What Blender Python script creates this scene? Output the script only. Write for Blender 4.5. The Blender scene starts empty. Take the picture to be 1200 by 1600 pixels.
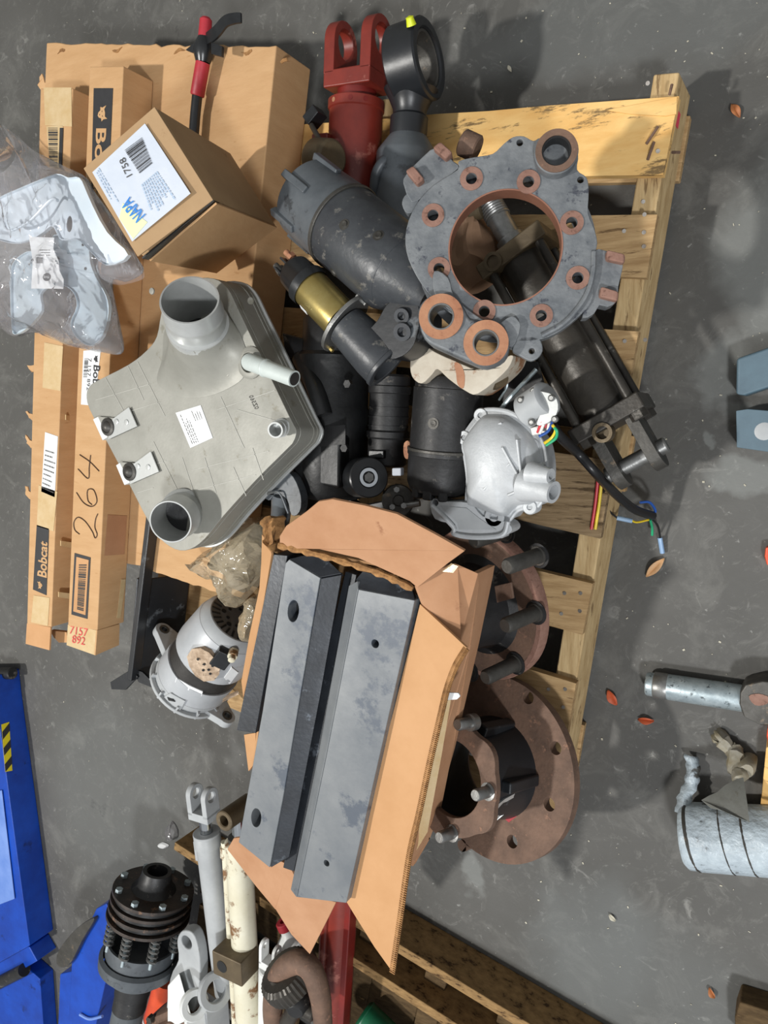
import bpy, bmesh, math, random
from mathutils import Vector, Matrix, noise, geometry
random.seed(7)
SC = bpy.context.scene
C = SC.collection
# ------------------------------------------------------------------ camera
F = 1140.0; HC = 1.35                       # focal length in photo pixels, camera height (m)
NADIR = Vector((650.0, -150.0, F)).normalized()          # straight down, in camera axes (x right, y down, z forward)
EX = (Vector((1, 0, 0)) - NADIR*NADIR.x).normalized()    # world +X in camera axes
EY = -NADIR.cross(EX)                                    # world +Y in camera axes
def V(x, y, z=0.0):
    """photo pixel + height above the floor -> world point"""
    r = Vector((x-600, y-800, F)); p = r*((HC-z)/r.dot(NADIR))
    return Vector((p.dot(EX), p.dot(EY), z))
def mpp(x, y, z):
    p = V(x, y, z); c = EX*p.x+EY*p.y+NADIR*(HC-z)
    return c.z/F
def onplane(x, y, o, n):
    d = (V(x, y, 0)-Vector((0, 0, HC)))
    t = (o-Vector((0, 0, HC))).dot(n)/d.dot(n)
    return Vector((0, 0, HC))+d*t
cam = bpy.data.cameras.new('camera'); cam.sensor_fit = 'VERTICAL'; cam.sensor_height = 36.0
cam.lens = 36.0*F/1600.0; cam.clip_start = 0.02
co = bpy.data.objects.new('camera', cam); C.objects.link(co)
rx = Vector((EX.x, EY.x, -NADIR.x)); ry = -Vector((EX.y, EY.y, -NADIR.y)); rz = -Vector((EX.z, EY.z, -NADIR.z))
m = Matrix((rx, ry, rz)).transposed().to_4x4(); m.translation = (0, 0, HC)
co.matrix_world = m
SC.camera = co
# ------------------------------------------------------------------ light
w = bpy.data.worlds.new('world'); SC.world = w; w.use_nodes = True
w.node_tree.nodes['Background'].inputs[0].default_value = (0.88, 0.90, 0.92, 1)
w.node_tree.nodes['Background'].inputs[1].default_value = 0.5
def lamp(name, loc, tgt, size, power, col=(1, 1, 1)):
    l = bpy.data.lights.new(name, 'AREA'); l.shape = 'DISK'; l.size = size; l.energy = power; l.color = col
    o = bpy.data.objects.new(name, l); C.objects.link(o); o.location = loc
    o.rotation_euler = (Vector(tgt)-Vector(loc)).to_track_quat('-Z', 'Y').to_euler()
lamp('high_bay_lamp', (-3.2, -1.15, 5.5), (-0.7, -0.1, 0), 0.28, 270, (1, 0.975, 0.93))
lamp('high_bay_lamp', (1.6, -2.3, 4.4), (-0.7, -0.3, 0), 0.5, 150, (0.96, 0.98, 1))
SC.view_settings.view_transform = 'Standard'; SC.view_settings.look = 'None'
SC.view_settings.exposure = 0.0; SC.view_settings.gamma = 1.0
# ------------------------------------------------------------------ materials
def lin(c):
    return tuple(((v/255)/12.92 if v/255 <= 0.04045 else ((v/255+0.055)/1.055)**2.4) for v in c)+(1,)
MATS = {}
def M(name, c1, c2=None, rough=0.5, metal=0.0, scale=25, bump=0.15, bscale=120, spot=None, spot_at=0.62, spot_scale=60, alpha=1.0, stretch=(1, 1, 1), rotz=0.0, rvar=0.12, dist=0.002, emit=0, coat=0, spec=None):
    """procedural material: two colours mixed by noise, optional spots (rust, dust, chipped paint), fine bump"""
    m = bpy.data.materials.new(name); m.use_nodes = True; nt = m.node_tree; N = nt.nodes; L = nt.links
    b = N['Principled BSDF']; b.inputs['Metallic'].default_value = metal
    if spec is not None: b.inputs['Specular IOR Level'].default_value = spec
    if coat: b.inputs['Coat Weight'].default_value = coat; b.inputs['Coat Roughness'].default_value = 0.15
    tc = N.new('ShaderNodeTexCoord'); mp = N.new('ShaderNodeMapping')
    mp.inputs['Rotation'].default_value = (0, 0, rotz); mp.inputs['Scale'].default_value = stretch
    L.new(tc.outputs['Object'], mp.inputs['Vector'])
    n1 = N.new('ShaderNodeTexNoise'); n1.inputs['Scale'].default_value = scale; n1.inputs['Detail'].default_value = 6; n1.inputs['Roughness'].default_value = 0.65
    L.new(mp.outputs[0], n1.inputs['Vector'])
    r1 = N.new('ShaderNodeValToRGB'); r1.color_ramp.elements[0].position = 0.35; r1.color_ramp.elements[1].position = 0.65
    r1.color_ramp.elements[0].color = lin(c1); r1.color_ramp.elements[1].color = lin(c2 or c1)
    L.new(n1.outputs[0], r1.inputs[0]); colout = r1.outputs[0]
    if spot:
        n2 = N.new('ShaderNodeTexNoise'); n2.inputs['Scale'].default_value = spot_scale; n2.inputs['Detail'].default_value = 8; n2.inputs['Roughness'].default_value = 0.7
        L.new(mp.outputs[0], n2.inputs['Vector'])
        r2 = N.new('ShaderNodeValToRGB'); r2.color_ramp.elements[0].position = spot_at-0.02; r2.color_ramp.elements[1].position = spot_at+0.04
        L.new(n2.outputs[0], r2.inputs[0])
        mx = N.new('ShaderNodeMix'); mx.data_type = 'RGBA'
        L.new(r2.outputs[0], mx.inputs[0]); L.new(colout, mx.inputs[6]); mx.inputs[7].default_value = lin(spot); colout = mx.outputs[2]
    L.new(colout, b.inputs['Base Color'])
    mr = N.new('ShaderNodeMapRange'); mr.inputs[3].default_value = max(0.02, rough-rvar); mr.inputs[4].default_value = min(1, rough+rvar)
    L.new(n1.outputs[0], mr.inputs[0]); L.new(mr.outputs[0], b.inputs['Roughness'])
    if bump:
        n3 = N.new('ShaderNodeTexNoise'); n3.inputs['Scale'].default_value = bscale; n3.inputs['Detail'].default_value = 5
        L.new(mp.outputs[0], n3.inputs['Vector'])
        bp = N.new('ShaderNodeBump'); bp.inputs['Strength'].default_value = bump; bp.inputs['Distance'].default_value = dist
        L.new(n3.outputs[0], bp.inputs['Height']); L.new(bp.outputs[0], b.inputs['Normal'])
    if alpha < 1: b.inputs['Alpha'].default_value = alpha
    MATS[name] = m
    return m
M('cardboard', (196, 158, 116), (186, 147, 105), 0.8, scale=9, bump=0.25, bscale=60, stretch=(1, 4, 1), rotz=0.2, spot=(174, 134, 92), spot_at=0.66, spot_scale=14, spec=0.2)
M('cardboard_orange', (196, 152, 110), (186, 142, 100), 0.8, scale=8, bump=0.25, bscale=50, spot=(172, 128, 88), spot_at=0.68, spot_scale=12, spec=0.2)
M('cardboard_grey', (176, 146, 110), (166, 136, 102), 0.85, scale=8, bump=0.2, bscale=60, spot=(144, 114, 84), spot_at=0.66, spot_scale=10, spec=0.2)
M('cardboard_pink', (180, 138, 106), (168, 125, 93), 0.85, scale=10, bump=0.25, bscale=50, spot=(150, 108, 80), spot_at=0.64, spot_scale=14, spec=0.2)
M('cardboard_core', (120, 84, 48), (170, 126, 78), 0.95, scale=90, bump=0.6, bscale=160)
M('tape', (206, 182, 142), (196, 168, 122), 0.25, scale=30, bump=0.4, bscale=50)
M('paper', (224, 226, 226), (214, 216, 218), 0.7, scale=20, bump=0.1)
M('paper_blue', (204, 210, 220), (194, 202, 214), 0.6, scale=20, bump=0.1)
M('print_black', (38, 38, 40), (46, 46, 48), 0.6, bump=0)
M('print_dark', (58, 56, 54), (70, 66, 62), 0.6, bump=0)
M('print_blue', (40, 120, 200), (60, 136, 206), 0.6, bump=0)
M('print_pale', (166, 186, 208), (174, 192, 212), 0.7, bump=0)
M('print_yellow', (226, 232, 170), (220, 226, 180), 0.7, bump=0)
M('print_red', (196, 60, 60), (206, 80, 76), 0.7, bump=0)
M('marker', (70, 46, 30), (60, 40, 26), 0.7, bump=0)
A7 = math.radians(7.1)
M('wood_deck', (184, 154, 112), (154, 124, 86), 0.8, scale=10, stretch=(1.2, 10, 6), rotz=A7, bump=0.5, bscale=24, spot=(112, 88, 60), spot_at=0.61, spot_scale=8, spec=0.2)
M('wood_yellow', (234, 194, 128), (220, 172, 104), 0.75, scale=9, stretch=(1, 4, 5), rotz=A7, bump=0.4, bscale=20, spot=(132, 108, 74), spot_at=0.585, spot_scale=12, spec=0.2)
M('wood_grey', (150, 128, 98), (116, 96, 70), 0.85, scale=10, stretch=(1.2, 10, 6), rotz=0.25, bump=0.7, bscale=24, spot=(80, 64, 46), spot_at=0.58, spot_scale=8, spec=0.2)
M('wood_stringer', (202, 176, 132), (172, 144, 102), 0.8, scale=10, stretch=(12, 1.2, 6), rotz=A7, bump=0.5, bscale=24, spot=(130, 106, 74), spot_at=0.61, spot_scale=7, spec=0.2)
M('wood_dark', (92, 74, 50), (64, 50, 33), 0.85, scale=10, stretch=(3, 10, 6), rotz=-0.5, bump=0.5, bscale=24, spot=(124, 100, 68), spot_at=0.64, spot_scale=10, spec=0.2)
M('wood_crate', (150, 120, 80), (110, 86, 56), 0.85, scale=10, stretch=(3, 10, 6), rotz=-0.5, bump=0.5, bscale=24, spot=(70, 52, 34), spot_at=0.58, spot_scale=10, spec=0.2)
M('nail', (150, 146, 140), (100, 92, 84), 0.4, 0.8, bump=0)
M('pink_paint', (222, 70, 90), (214, 60, 84), 0.6, bump=0)
M('red_paint', (128, 46, 35), (106, 35, 27), 0.4, scale=14, bump=0.12, bscale=60, spot=(152, 88, 76), spot_at=0.62, spot_scale=14)
M('red_dark', (120, 30, 24), (96, 24, 20), 0.45, scale=14, bump=0.12)
M('red_bright', (176, 44, 56), (154, 34, 44), 0.5, bump=0.3, bscale=60)
M('black_paint', (34, 36, 39), (26, 28, 31), 0.36, scale=16, bump=0.12, bscale=80, spot=(84, 88, 92), spot_at=0.64, spot_scale=18)
M('slate_paint', (92, 97, 101), (70, 75, 80), 0.42, scale=12, bump=0.12, bscale=80, spot=(56, 59, 62), spot_at=0.6, spot_scale=22)
M('starter_paint', (64, 67, 70), (48, 50, 54), 0.38, scale=16, bump=0.25, bscale=90, spot=(100, 98, 94), spot_at=0.60, spot_scale=40)
M('gold', (190, 172, 112), (172, 150, 88), 0.3, 0.85, scale=20, bump=0.06, spot=(128, 112, 70), spot_at=0.66)
M('black_plastic', (26, 27, 29), (36, 38, 40), 0.32, bump=0.1)
M('black_grime', (34, 34, 35), (22, 22, 23), 0.5, scale=22, bump=0.35, bscale=70, spot=(92, 88, 82), spot_at=0.62, spot_scale=34)
M('black_deep', (18, 19, 20), (28, 29, 30), 0.45, bump=0.2)
M('cast_grey', (122, 125, 127), (92, 96, 100), 0.5, 0.12, scale=30, bump=0.4, bscale=140, spot=(66, 69, 77), spot_at=0.60, spot_scale=46)
M('rust', (140, 106, 92), (122, 88, 75), 0.75, scale=40, bump=0.4, bscale=200, spot=(98, 68, 56), spot_at=0.6, spot_scale=80)
M('rust_orange', (172, 124, 92), (152, 102, 74), 0.7, scale=30, bump=0.3, bscale=160, spot=(120, 78, 56), spot_at=0.62, spot_scale=60)
M('rust_dark', (114, 88, 72), (90, 70, 58), 0.75, scale=24, bump=0.45, bscale=160, spot=(136, 102, 82), spot_at=0.62, spot_scale=50)
M('rust_bore', (158, 112, 92), (140, 96, 78), 0.4, 0.3, scale=20, bump=0.1)
M('aluminium', (152, 151, 143), (138, 137, 129), 0.5, 0.2, scale=14, bump=0.08, bscale=200, spot=(126, 123, 111), spot_at=0.62, spot_scale=20)
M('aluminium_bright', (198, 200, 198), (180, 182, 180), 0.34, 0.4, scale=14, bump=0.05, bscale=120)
M('cast_aluminium', (190, 193, 195), (176, 179, 181), 0.5, 0.12, scale=30, bump=0.2, bscale=260)
M('white_plastic', (198, 206, 202), (186, 194, 190), 0.45, bump=0.1)
M('chrome', (210, 214, 218), (200, 204, 208), 0.12, 1.0, bump=0)
M('steel', (150, 150, 148), (120, 120, 118), 0.4, 0.8, scale=40, bump=0.2, bscale=160)
M('steel_dark', (84, 82, 78), (66, 64, 60), 0.5, 0.5, scale=30, bump=0.3, bscale=160, spot=(112, 100, 86), spot_at=0.62, spot_scale=40)
M('oily_steel', (66, 62, 56), (50, 47, 43), 0.42, 0.35, scale=20, bump=0.3, bscale=120, spot=(104, 100, 94), spot_at=0.64, spot_scale=30)
M('brown_steel', (104, 90, 68), (84, 72, 54), 0.5, 0.35, scale=20, bump=0.25, bscale=120)
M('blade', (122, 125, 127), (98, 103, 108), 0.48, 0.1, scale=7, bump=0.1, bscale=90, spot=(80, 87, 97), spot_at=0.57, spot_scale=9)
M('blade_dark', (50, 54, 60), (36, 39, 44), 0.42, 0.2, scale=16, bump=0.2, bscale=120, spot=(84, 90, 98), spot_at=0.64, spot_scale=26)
M('off_white_paint', (216, 212, 192), (202, 196, 172), 0.5, scale=10, bump=0.15, bscale=60, spot=(122, 88, 56), spot_at=0.545, spot_scale=16)
M('grey_paint', (172, 175, 176), (154, 157, 159), 0.5, scale=10, bump=0.12, bscale=60, spot=(132, 130, 126), spot_at=0.63, spot_scale=16)
M('grey_light', (178, 181, 184), (164, 167, 170), 0.45, 0.1, scale=12, bump=0.1, spot=(140, 138, 132), spot_at=0.66, spot_scale=16)
M('white_paint', (222, 224, 222), (206, 208, 206), 0.45, scale=12, bump=0.1, spot=(150, 140, 124), spot_at=0.68, spot_scale=20)
M('blue_paint', (18, 72, 176), (12, 56, 148), 0.35, scale=10, bump=0.08, bscale=40, spot=(12, 44, 116), spot_at=0.64, spot_scale=12)
M('blue_pale', (120, 150, 214), (96, 130, 200), 0.3, scale=10, bump=0.1)
M('blue_grey', (86, 108, 120), (78, 98, 110), 0.5, bump=0.05)
M('yellow', (232, 214, 40), (222, 200, 30), 0.5, bump=0)
M('yellow_green', (216, 226, 40), (206, 218, 40), 0.4, bump=0)
M('orange', (216, 82, 44), (196, 70, 36), 0.45, bump=0.1)
M('green', (10, 96, 62), (8, 78, 52), 0.4, bump=0.2)
M('wire_red', (196, 50, 60), None, 0.4, bump=0); M('wire_blue', (30, 80, 160), None, 0.4, bump=0)
M('wire_green', (40, 160, 110), None, 0.4, bump=0); M('wire_yellow', (226, 196, 40), None, 0.4, bump=0)
M('wire_white', (226, 222, 216), None, 0.4, bump=0); M('wire_black', (24, 24, 26), None, 0.35, bump=0)
M('crimp_blue', (150, 178, 206), (130, 160, 196), 0.35, bump=0)
M('galvanised', (150, 164, 170), (180, 192, 196), 0.4, 0.6, scale=60, bump=0.15, bscale=120, spot=(96, 104, 108), spot_at=0.6, spot_scale=70)
M('pvc_wrap', (176, 188, 195), (146, 157, 165), 0.4, scale=22, bump=0.9, bscale=36, spot=(70, 69, 66), spot_at=0.60, spot_scale=22, dist=0.01)
M('clutch_steel', (62, 52, 46), (44, 40, 38), 0.5, 0.3, scale=30, bump=0.3, spot=(110, 84, 66), spot_at=0.6, spot_scale=40)
M('dirty_film', (112, 113, 108), (94, 94, 88), 0.5, scale=18, bump=0.6, bscale=40, spot=(90, 88, 80), spot_at=0.6)
M('weld_line', (172, 171, 163), (160, 159, 151), 0.5, bump=0)
M('grille_mid', (104, 101, 97), (88, 85, 82), 0.5, 0.2, bump=0.2)
M('casting_white', (192, 184, 168), (172, 160, 142), 0.6, scale=16, bump=0.3, bscale=60, spot=(138, 98, 68), spot_at=0.56, spot_scale=18)
M('kraft_paper', (150, 118, 92), (128, 98, 74), 0.8, scale=14, bump=0.5, bscale=30)
M('dirty_cloth', (120, 110, 84), (150, 146, 134), 0.7, scale=26, bump=0.6, bscale=60)
M('pale_blue_metal', (216, 226, 234), (204, 216, 226), 0.35, 0.1, scale=10, bump=0.06)
M('grey_blue_metal', (190, 204, 212), (176, 190, 200), 0.35, 0.1, scale=10, bump=0.06)
M('clear_film', (225, 225, 232), (205, 205, 214), 0.12, scale=10, bump=0.7, bscale=28, alpha=0.24, rvar=0.05, dist=0.01)
M('amber_film', (200, 186, 158), (168, 150, 120), 0.14, scale=18, bump=0.8, bscale=34, alpha=0.6, rvar=0.06, dist=0.012)
M('leaf_orange', (196, 92, 52), (172, 74, 40), 0.6, bump=0.3); M('leaf_tan', (206, 164, 118), (190, 144, 100), 0.55, bump=0.2)
M('leaf_brown', (176, 112, 66), (150, 92, 54), 0.6, bump=0.2); M('chip', (190, 186, 170), (170, 164, 146), 0.7, bump=0.2)
M('grille', (58, 56, 54), (46, 44, 42), 0.5, 0.3, bump=0.2)
M('crust', (196, 174, 150), (150, 128, 106), 0.8, scale=60, bump=0.8, bscale=90, spot=(70, 58, 48), spot_at=0.62, spot_scale=70)
def film(name, tint, body, rough=0.08, bscale=30, bdist=0.012):
    """thin clear film: transparent, with a faint milky body and a glossy skin whose strength follows Fresnel"""
    m = bpy.data.materials.new(name); m.use_nodes = True; nt = m.node_tree; N = nt.nodes; L = nt.links; N.clear()
    out = N.new('ShaderNodeOutputMaterial'); tr_ = N.new('ShaderNodeBsdfTransparent'); tr_.inputs[0].default_value = (0.97, 0.97, 0.98, 1)
    df = N.new('ShaderNodeBsdfDiffuse'); df.inputs[0].default_value = lin(tint); gl_ = N.new('ShaderNodeBsdfGlossy'); gl_.inputs['Roughness'].default_value = rough
    tc = N.new('ShaderNodeTexCoord'); nz = N.new('ShaderNodeTexNoise'); nz.inputs['Scale'].default_value = bscale; nz.inputs['Detail'].default_value = 3; nz.inputs['Distortion'].default_value = 1.5
    L.new(tc.outputs['Object'], nz.inputs['Vector'])
    bp = N.new('ShaderNodeBump'); bp.inputs['Strength'].default_value = 1.0; bp.inputs['Distance'].default_value = bdist; L.new(nz.outputs[0], bp.inputs['Height'])
    fr = N.new('ShaderNodeFresnel'); fr.inputs['IOR'].default_value = 1.5
    for n_ in (gl_, df, fr): L.new(bp.outputs[0], n_.inputs['Normal'])
    m1 = N.new('ShaderNodeMixShader'); m1.inputs[0].default_value = body; L.new(tr_.outputs[0], m1.inputs[1]); L.new(df.outputs[0], m1.inputs[2])
    mu = N.new('ShaderNodeMath'); mu.operation = 'MULTIPLY_ADD'; mu.inputs[1].default_value = 0.8; mu.inputs[2].default_value = 0.0; mu.use_clamp = True; L.new(fr.outputs[0], mu.inputs[0])
    m2 = N.new('ShaderNodeMixShader'); L.new(mu.outputs[0], m2.inputs[0]); L.new(m1.outputs[0], m2.inputs[1]); L.new(gl_.outputs[0], m2.inputs[2]); L.new(m2.outputs[0], out.inputs[0])
    MATS[name] = m
film('clear_film', (250, 247, 252), 0.12, 0.09, 14, 0.004)
film('amber_film', (206, 190, 160), 0.36, 0.1, 26, 0.006)
# ------------------------------------------------------------------ object helpers
def thing(name, label, cat, loc, group=None):
    o = bpy.data.objects.new(name, None); o.empty_display_size = 0.03; C.objects.link(o); o.location = loc
    o['label'] = label; o['category'] = cat
    if group: o['group'] = group
    return o
def tag(o, label, cat, group=None):
    o['label'] = label; o['category'] = cat
    if group: o['group'] = group
    return o
def wl(o):                                   # world location of an unrotated chain of parents
    p = Vector((0, 0, 0))
    while o: p += o.location; o = o.parent
    return p
def add(name, bm, mat, parent=None, bevel=0.0, smooth=40, seg=2):
    """link a bmesh (in world coordinates) as one mesh object under parent"""
    me = bpy.data.meshes.new(name)
    bmesh.ops.recalc_face_normals(bm, faces=bm.faces)
    if parent: off = wl(parent)
    else:
        xs = [v.co for v in bm.verts]
        off = Vector((sum(v.x for v in xs)/len(xs), sum(v.y for v in xs)/len(xs), min(v.z for v in xs)))
    bmesh.ops.translate(bm, verts=bm.verts, vec=-off)
    bm.to_mesh(me); bm.free()
    if smooth:
        me.shade_smooth(); me.set_sharp_from_angle(angle=math.radians(smooth))
    me.materials.append(MATS[mat])
    o = bpy.data.objects.new(name, me); C.objects.link(o)
    if parent: o.parent = parent
    else: o.location = off
    if bevel:
        b = o.modifiers.new('bevel', 'BEVEL'); b.width = bevel; b.segments = seg; b.limit_method = 'ANGLE'; b.angle_limit = math.radians(35); b.harden_normals = bool(smooth)
    return o
def normal_of(pts):
    n = Vector((0, 0, 0))
    for i, p in enumerate(pts):
        q = pts[(i+1) % len(pts)]; n += Vector(((p.y-q.y)*(p.z+q.z), (p.z-q.z)*(p.x+q.x), (p.x-q.x)*(p.y+q.y)))
    return n.normalized()
def prism(bm, pts, ext, holes=()):
    """extrude a polygon (list of points) with holes by a vector, or by a distance below its upward normal"""
    pts = [Vector(p) for p in pts]
    if not isinstance(ext, Vector):
        n = normal_of(pts)
        if n.z < 0: n = -n
        ext = -n*ext
    loops = [pts]+[[Vector(p) for p in h] for h in holes]
    flat = [p for l in loops for p in l]
    if holes:
        tmp = bmesh.new(); tv = [tmp.verts.new(p) for p in flat]; k = 0
        for i, v in enumerate(tv): v.index = i
        te = []
        for l in loops:
            te += [tmp.edges.new((tv[k+i], tv[k+(i+1) % len(l)])) for i in range(len(l))]; k += len(l)
        bmesh.ops.triangle_fill(tmp, use_beauty=True, edges=te, normal=normal_of(pts))
        tris = [[v.index for v in f.verts] for f in tmp.faces]; tmp.free()
    else: tris = geometry.tessellate_polygon(loops)
    a = [bm.verts.new(p) for p in flat]; b = [bm.verts.new(p+ext) for p in flat]
    for t in tris:
        try: bm.faces.new([a[i] for i in t]); bm.faces.new([b[i] for i in reversed(t)])
        except ValueError: pass
    k = 0
    for l in loops:
        n = len(l)
        for i in range(n):
            j = (i+1) % n
            try: bm.faces.new((a[k+i], a[k+j], b[k+j], b[k+i]))
            except ValueError: pass
        k += n
    return bm
def hull8(bm, top, bot):
    a = [bm.verts.new(p) for p in top]; b = [bm.verts.new(p) for p in bot]; n = len(a)
    bm.faces.new(a); bm.faces.new(list(reversed(b)))
    for i in range(n): bm.faces.new((a[i], a[(i+1) % n], b[(i+1) % n], b[i]))
    return bm
def frame(d, up=None):
    d = Vector(d).normalized(); up = Vector(up or (0, 0, 1))
    if abs(d.dot(up)) > 0.98: up = Vector((0, 1, 0))
    x = up.cross(d).normalized(); y = d.cross(x)
    return x, y, d                            # x sideways, y 'up', d along
def lathe(bm, o, d, prof, seg=32, a0=0.0, a1=None, up=None, wob=None):
    """revolve (t, r) profile round the axis o + t*d; a radius of 0 closes the end"""
    o = Vector(o); x, y, d = frame(d, up); full = a1 is None
    a1 = a0+2*math.pi if full else a1
    rows = []
    for t, r in prof:
        if r <= 1e-6: rows.append([bm.verts.new(o+d*t)])
        else:
            n = seg if full else seg+1
            rows.append([bm.verts.new(o+d*t+(x*math.cos(a0+(a1-a0)*i/seg)+y*math.sin(a0+(a1-a0)*i/seg))*(r*(wob(i/seg) if wob else 1))) for i in range(n)])
    for ra, rb in zip(rows, rows[1:]):
        n = max(len(ra), len(rb)); rng = n if full else n-1
        for i in range(rng):
            j = (i+1) % n
            f = []
            for v in ((ra[i % len(ra)], ra[j % len(ra)], rb[j % len(rb)], rb[i % len(rb)])):
                if v not in f: f.append(v)
            if len(f) > 2:
                try: bm.faces.new(f)
                except ValueError: pass
    return bm
def cyl(bm, a, b, r, r2=None, seg=24, ch=0.0):
    a = Vector(a); b = Vector(b); L = (b-a).length; r2 = r if r2 is None else r2
    if ch: pr = [(0, 0), (0, r-ch), (ch, r), (L-ch, r2), (L, r2-ch), (L, 0)]
    else: pr = [(0, 0), (0, r), (L, r2), (L, 0)]
    return lathe(bm, a, b-a, pr, seg)
def ring(bm, a, b, ro, ri, seg=32, ch=0.0):
    a = Vector(a); b = Vector(b); L = (b-a).length
    if ch: pr = [(ch, ri), (0, ri+ch), (0, ro-ch), (ch, ro), (L-ch, ro), (L, ro-ch), (L, ri+ch), (L-ch, ri), (ch, ri)]
    else: pr = [(0, ri), (0, ro), (L, ro), (L, ri), (0, ri)]
    return lathe(bm, a, b-a, pr, seg)
def sweep(bm, pts, r, seg=10, closed=False):
    pts = [Vector(p) for p in pts]; rows = []; n = len(pts); up = Vector((0, 0, 1))
    for i, p in enumerate(pts):
        d = (pts[min(i+1, n-1)]-pts[max(i-1, 0)]).normalized()
        x = up.cross(d)
        if x.length < 0.05: x = Vector((1, 0, 0)).cross(d)
        x.normalize(); y = d.cross(x); rr = r[i] if isinstance(r, (list, tuple)) else r
        rows.append([bm.verts.new(p+(x*math.cos(2*math.pi*k/seg)+y*math.sin(2*math.pi*k/seg))*rr) for k in range(seg)])
    for ra, rb in zip(rows, rows[1:]):
        for k in range(seg): bm.faces.new((ra[k], ra[(k+1) % seg], rb[(k+1) % seg], rb[k]))
    bm.faces.new(rows[0]); bm.faces.new(list(reversed(rows[-1])))
    return bm
def spline(pts, n=8):
    pts = [Vector(p) for p in pts]; out = []
    P_ = [pts[0]*2-pts[1]]+pts+[pts[-1]*2-pts[-2]]
    for i in range(1, len(P_)-2):
        for k in range(n):
            t = k/n; a, b, c, d = P_[i-1:i+3]
            out.append(0.5*((2*b)+(c-a)*t+(2*a-5*b+4*c-d)*t*t+(3*b-a-3*c+d)*t**3))
    out.append(pts[-1]); return out
def smooth_loop(pts, n=4):
    pts = [Vector(p) for p in pts]; out = []; N_ = len(pts)
    for i in range(N_):
        a, b, c, d = pts[i-1], pts[i], pts[(i+1) % N_], pts[(i+2) % N_]
        for k in range(n):
            t = k/n
            out.append(0.5*((2*b)+(c-a)*t+(2*a-5*b+4*c-d)*t*t+(3*b-a-3*c+d)*t**3))
    return out
def obox(bm, c, x, y, z, sx, sy, sz):
    c = Vector(c); x = Vector(x).normalized()*sx/2; y = Vector(y).normalized()*sy/2; z = Vector(z).normalized()*sz/2
    return hull8(bm, [c-x-y+z, c+x-y+z, c+x+y+z, c-x+y+z], [c-x-y-z, c+x-y-z, c+x+y-z, c-x+y-z])
def circ(c, n, r, seg=24, start=0, end=None, ux=None):
    x, y, n = frame(n, ux)
    end = start+2*math.pi if end is None else end
    return [Vector(c)+(x*math.cos(start+(end-start)*i/seg)+y*math.sin(start+(end-start)*i/seg))*r for i in range(seg)]
def mound(bm, outline, center, prof, amp=0.0, ns=12.0, seed=0, close=True, up=Vector((0, 0, 1))):
    """rings of an outline drawn in towards a centre and lifted: (scale, lift)"""
    rows = []
    for s, h in prof:
        row = []
        for p in outline:
            q = center+(p-center)*s; q = Vector(q)+up*h
            if amp: q += noise.noise_vector(q*ns+Vector((seed, 0, 0)))*amp*(1.0 if s < 0.99 else 0.5)
            row.append(bm.verts.new(q))
        rows.append(row)
    n = len(outline)
    for a, b in zip(rows, rows[1:]):
        for i in range(n): bm.faces.new((a[i], a[(i+1) % n], b[(i+1) % n], b[i]))
    if close: bm.faces.new(rows[-1])
    return bm
def PX(pts, z): return [V(p[0], p[1], z) for p in pts]
def ZM(ox, oy, s): return lambda pts: [(ox+a/s, oy+b/s) for a, b in pts]      # coordinates read off an enlarged crop
def cylhit(x, y, o, d, R, lift=0.0):
    """where the sight line of a photo pixel meets a cylinder (axis o + t d, radius R)"""
    c = Vector((0, 0, HC)); v = (V(x, y, 0)-c).normalized(); d = Vector(d).normalized()
    vp = v-d*v.dot(d); w_ = c-Vector(o); wp = w_-d*w_.dot(d)
    A_ = vp.dot(vp); B_ = 2*vp.dot(wp); C_ = wp.dot(wp)-R*R; D_ = max(0, B_*B_-4*A_*C_)
    p = c+v*((-B_-math.sqrt(D_))/(2*A_)); r_ = p-Vector(o); r_ = (r_-d*r_.dot(d)).normalized()
    return p+r_*lift
def wrap_patch(bm, pxs, o, d, R, th=0.001):
    """thin patch lying on a cylinder, outlined by photo pixels"""
    hull8(bm, [cylhit(x, y, o, d, R, th) for x, y in pxs], [cylhit(x, y, o, d, R, -.002) for x, y in pxs]); return bm
def lerp4(q, u, v): return (q[0]*(1-u)+q[1]*u)*(1-v)+(q[3]*(1-u)+q[2]*u)*v
def decal(name, q, mat, parent, t=0.0006, off=0.0004, n=None):
    nn = normal_of(q); nn = n or (nn if nn.z >= 0 else -nn)
    bm = prism(bmesh.new(), [p+nn*(off+t) for p in q], -nn*t)
    return add(name, bm, mat, parent, smooth=0)
TXT = {}
def text_mesh(s):
    if s not in TXT:
        cu = bpy.data.curves.new('t', 'FONT'); cu.body = s; cu.resolution_u = 3; cu.offset = 0.022 if s in ('NAPA', 'Bobcat') else 0.0
        o = bpy.data.objects.new('t', cu); C.objects.link(o)
        me = bpy.data.meshes.new_from_object(o.evaluated_get(bpy.context.evaluated_depsgraph_get()))
        vs = [v.co.copy() for v in me.vertices]; fs = [tuple(p.vertices) for p in me.polygons]
        bpy.data.objects.remove(o); bpy.data.meshes.remove(me)
        x0 = min(v.x for v in vs); x1 = max(v.x for v in vs); y0 = min(v.y for v in vs); y1 = max(v.y for v in vs)
        TXT[s] = ([((v.x-x0)/(x1-x0), (v.y-y0)/(y1-y0)) for v in vs], fs)
    return TXT[s]
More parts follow.
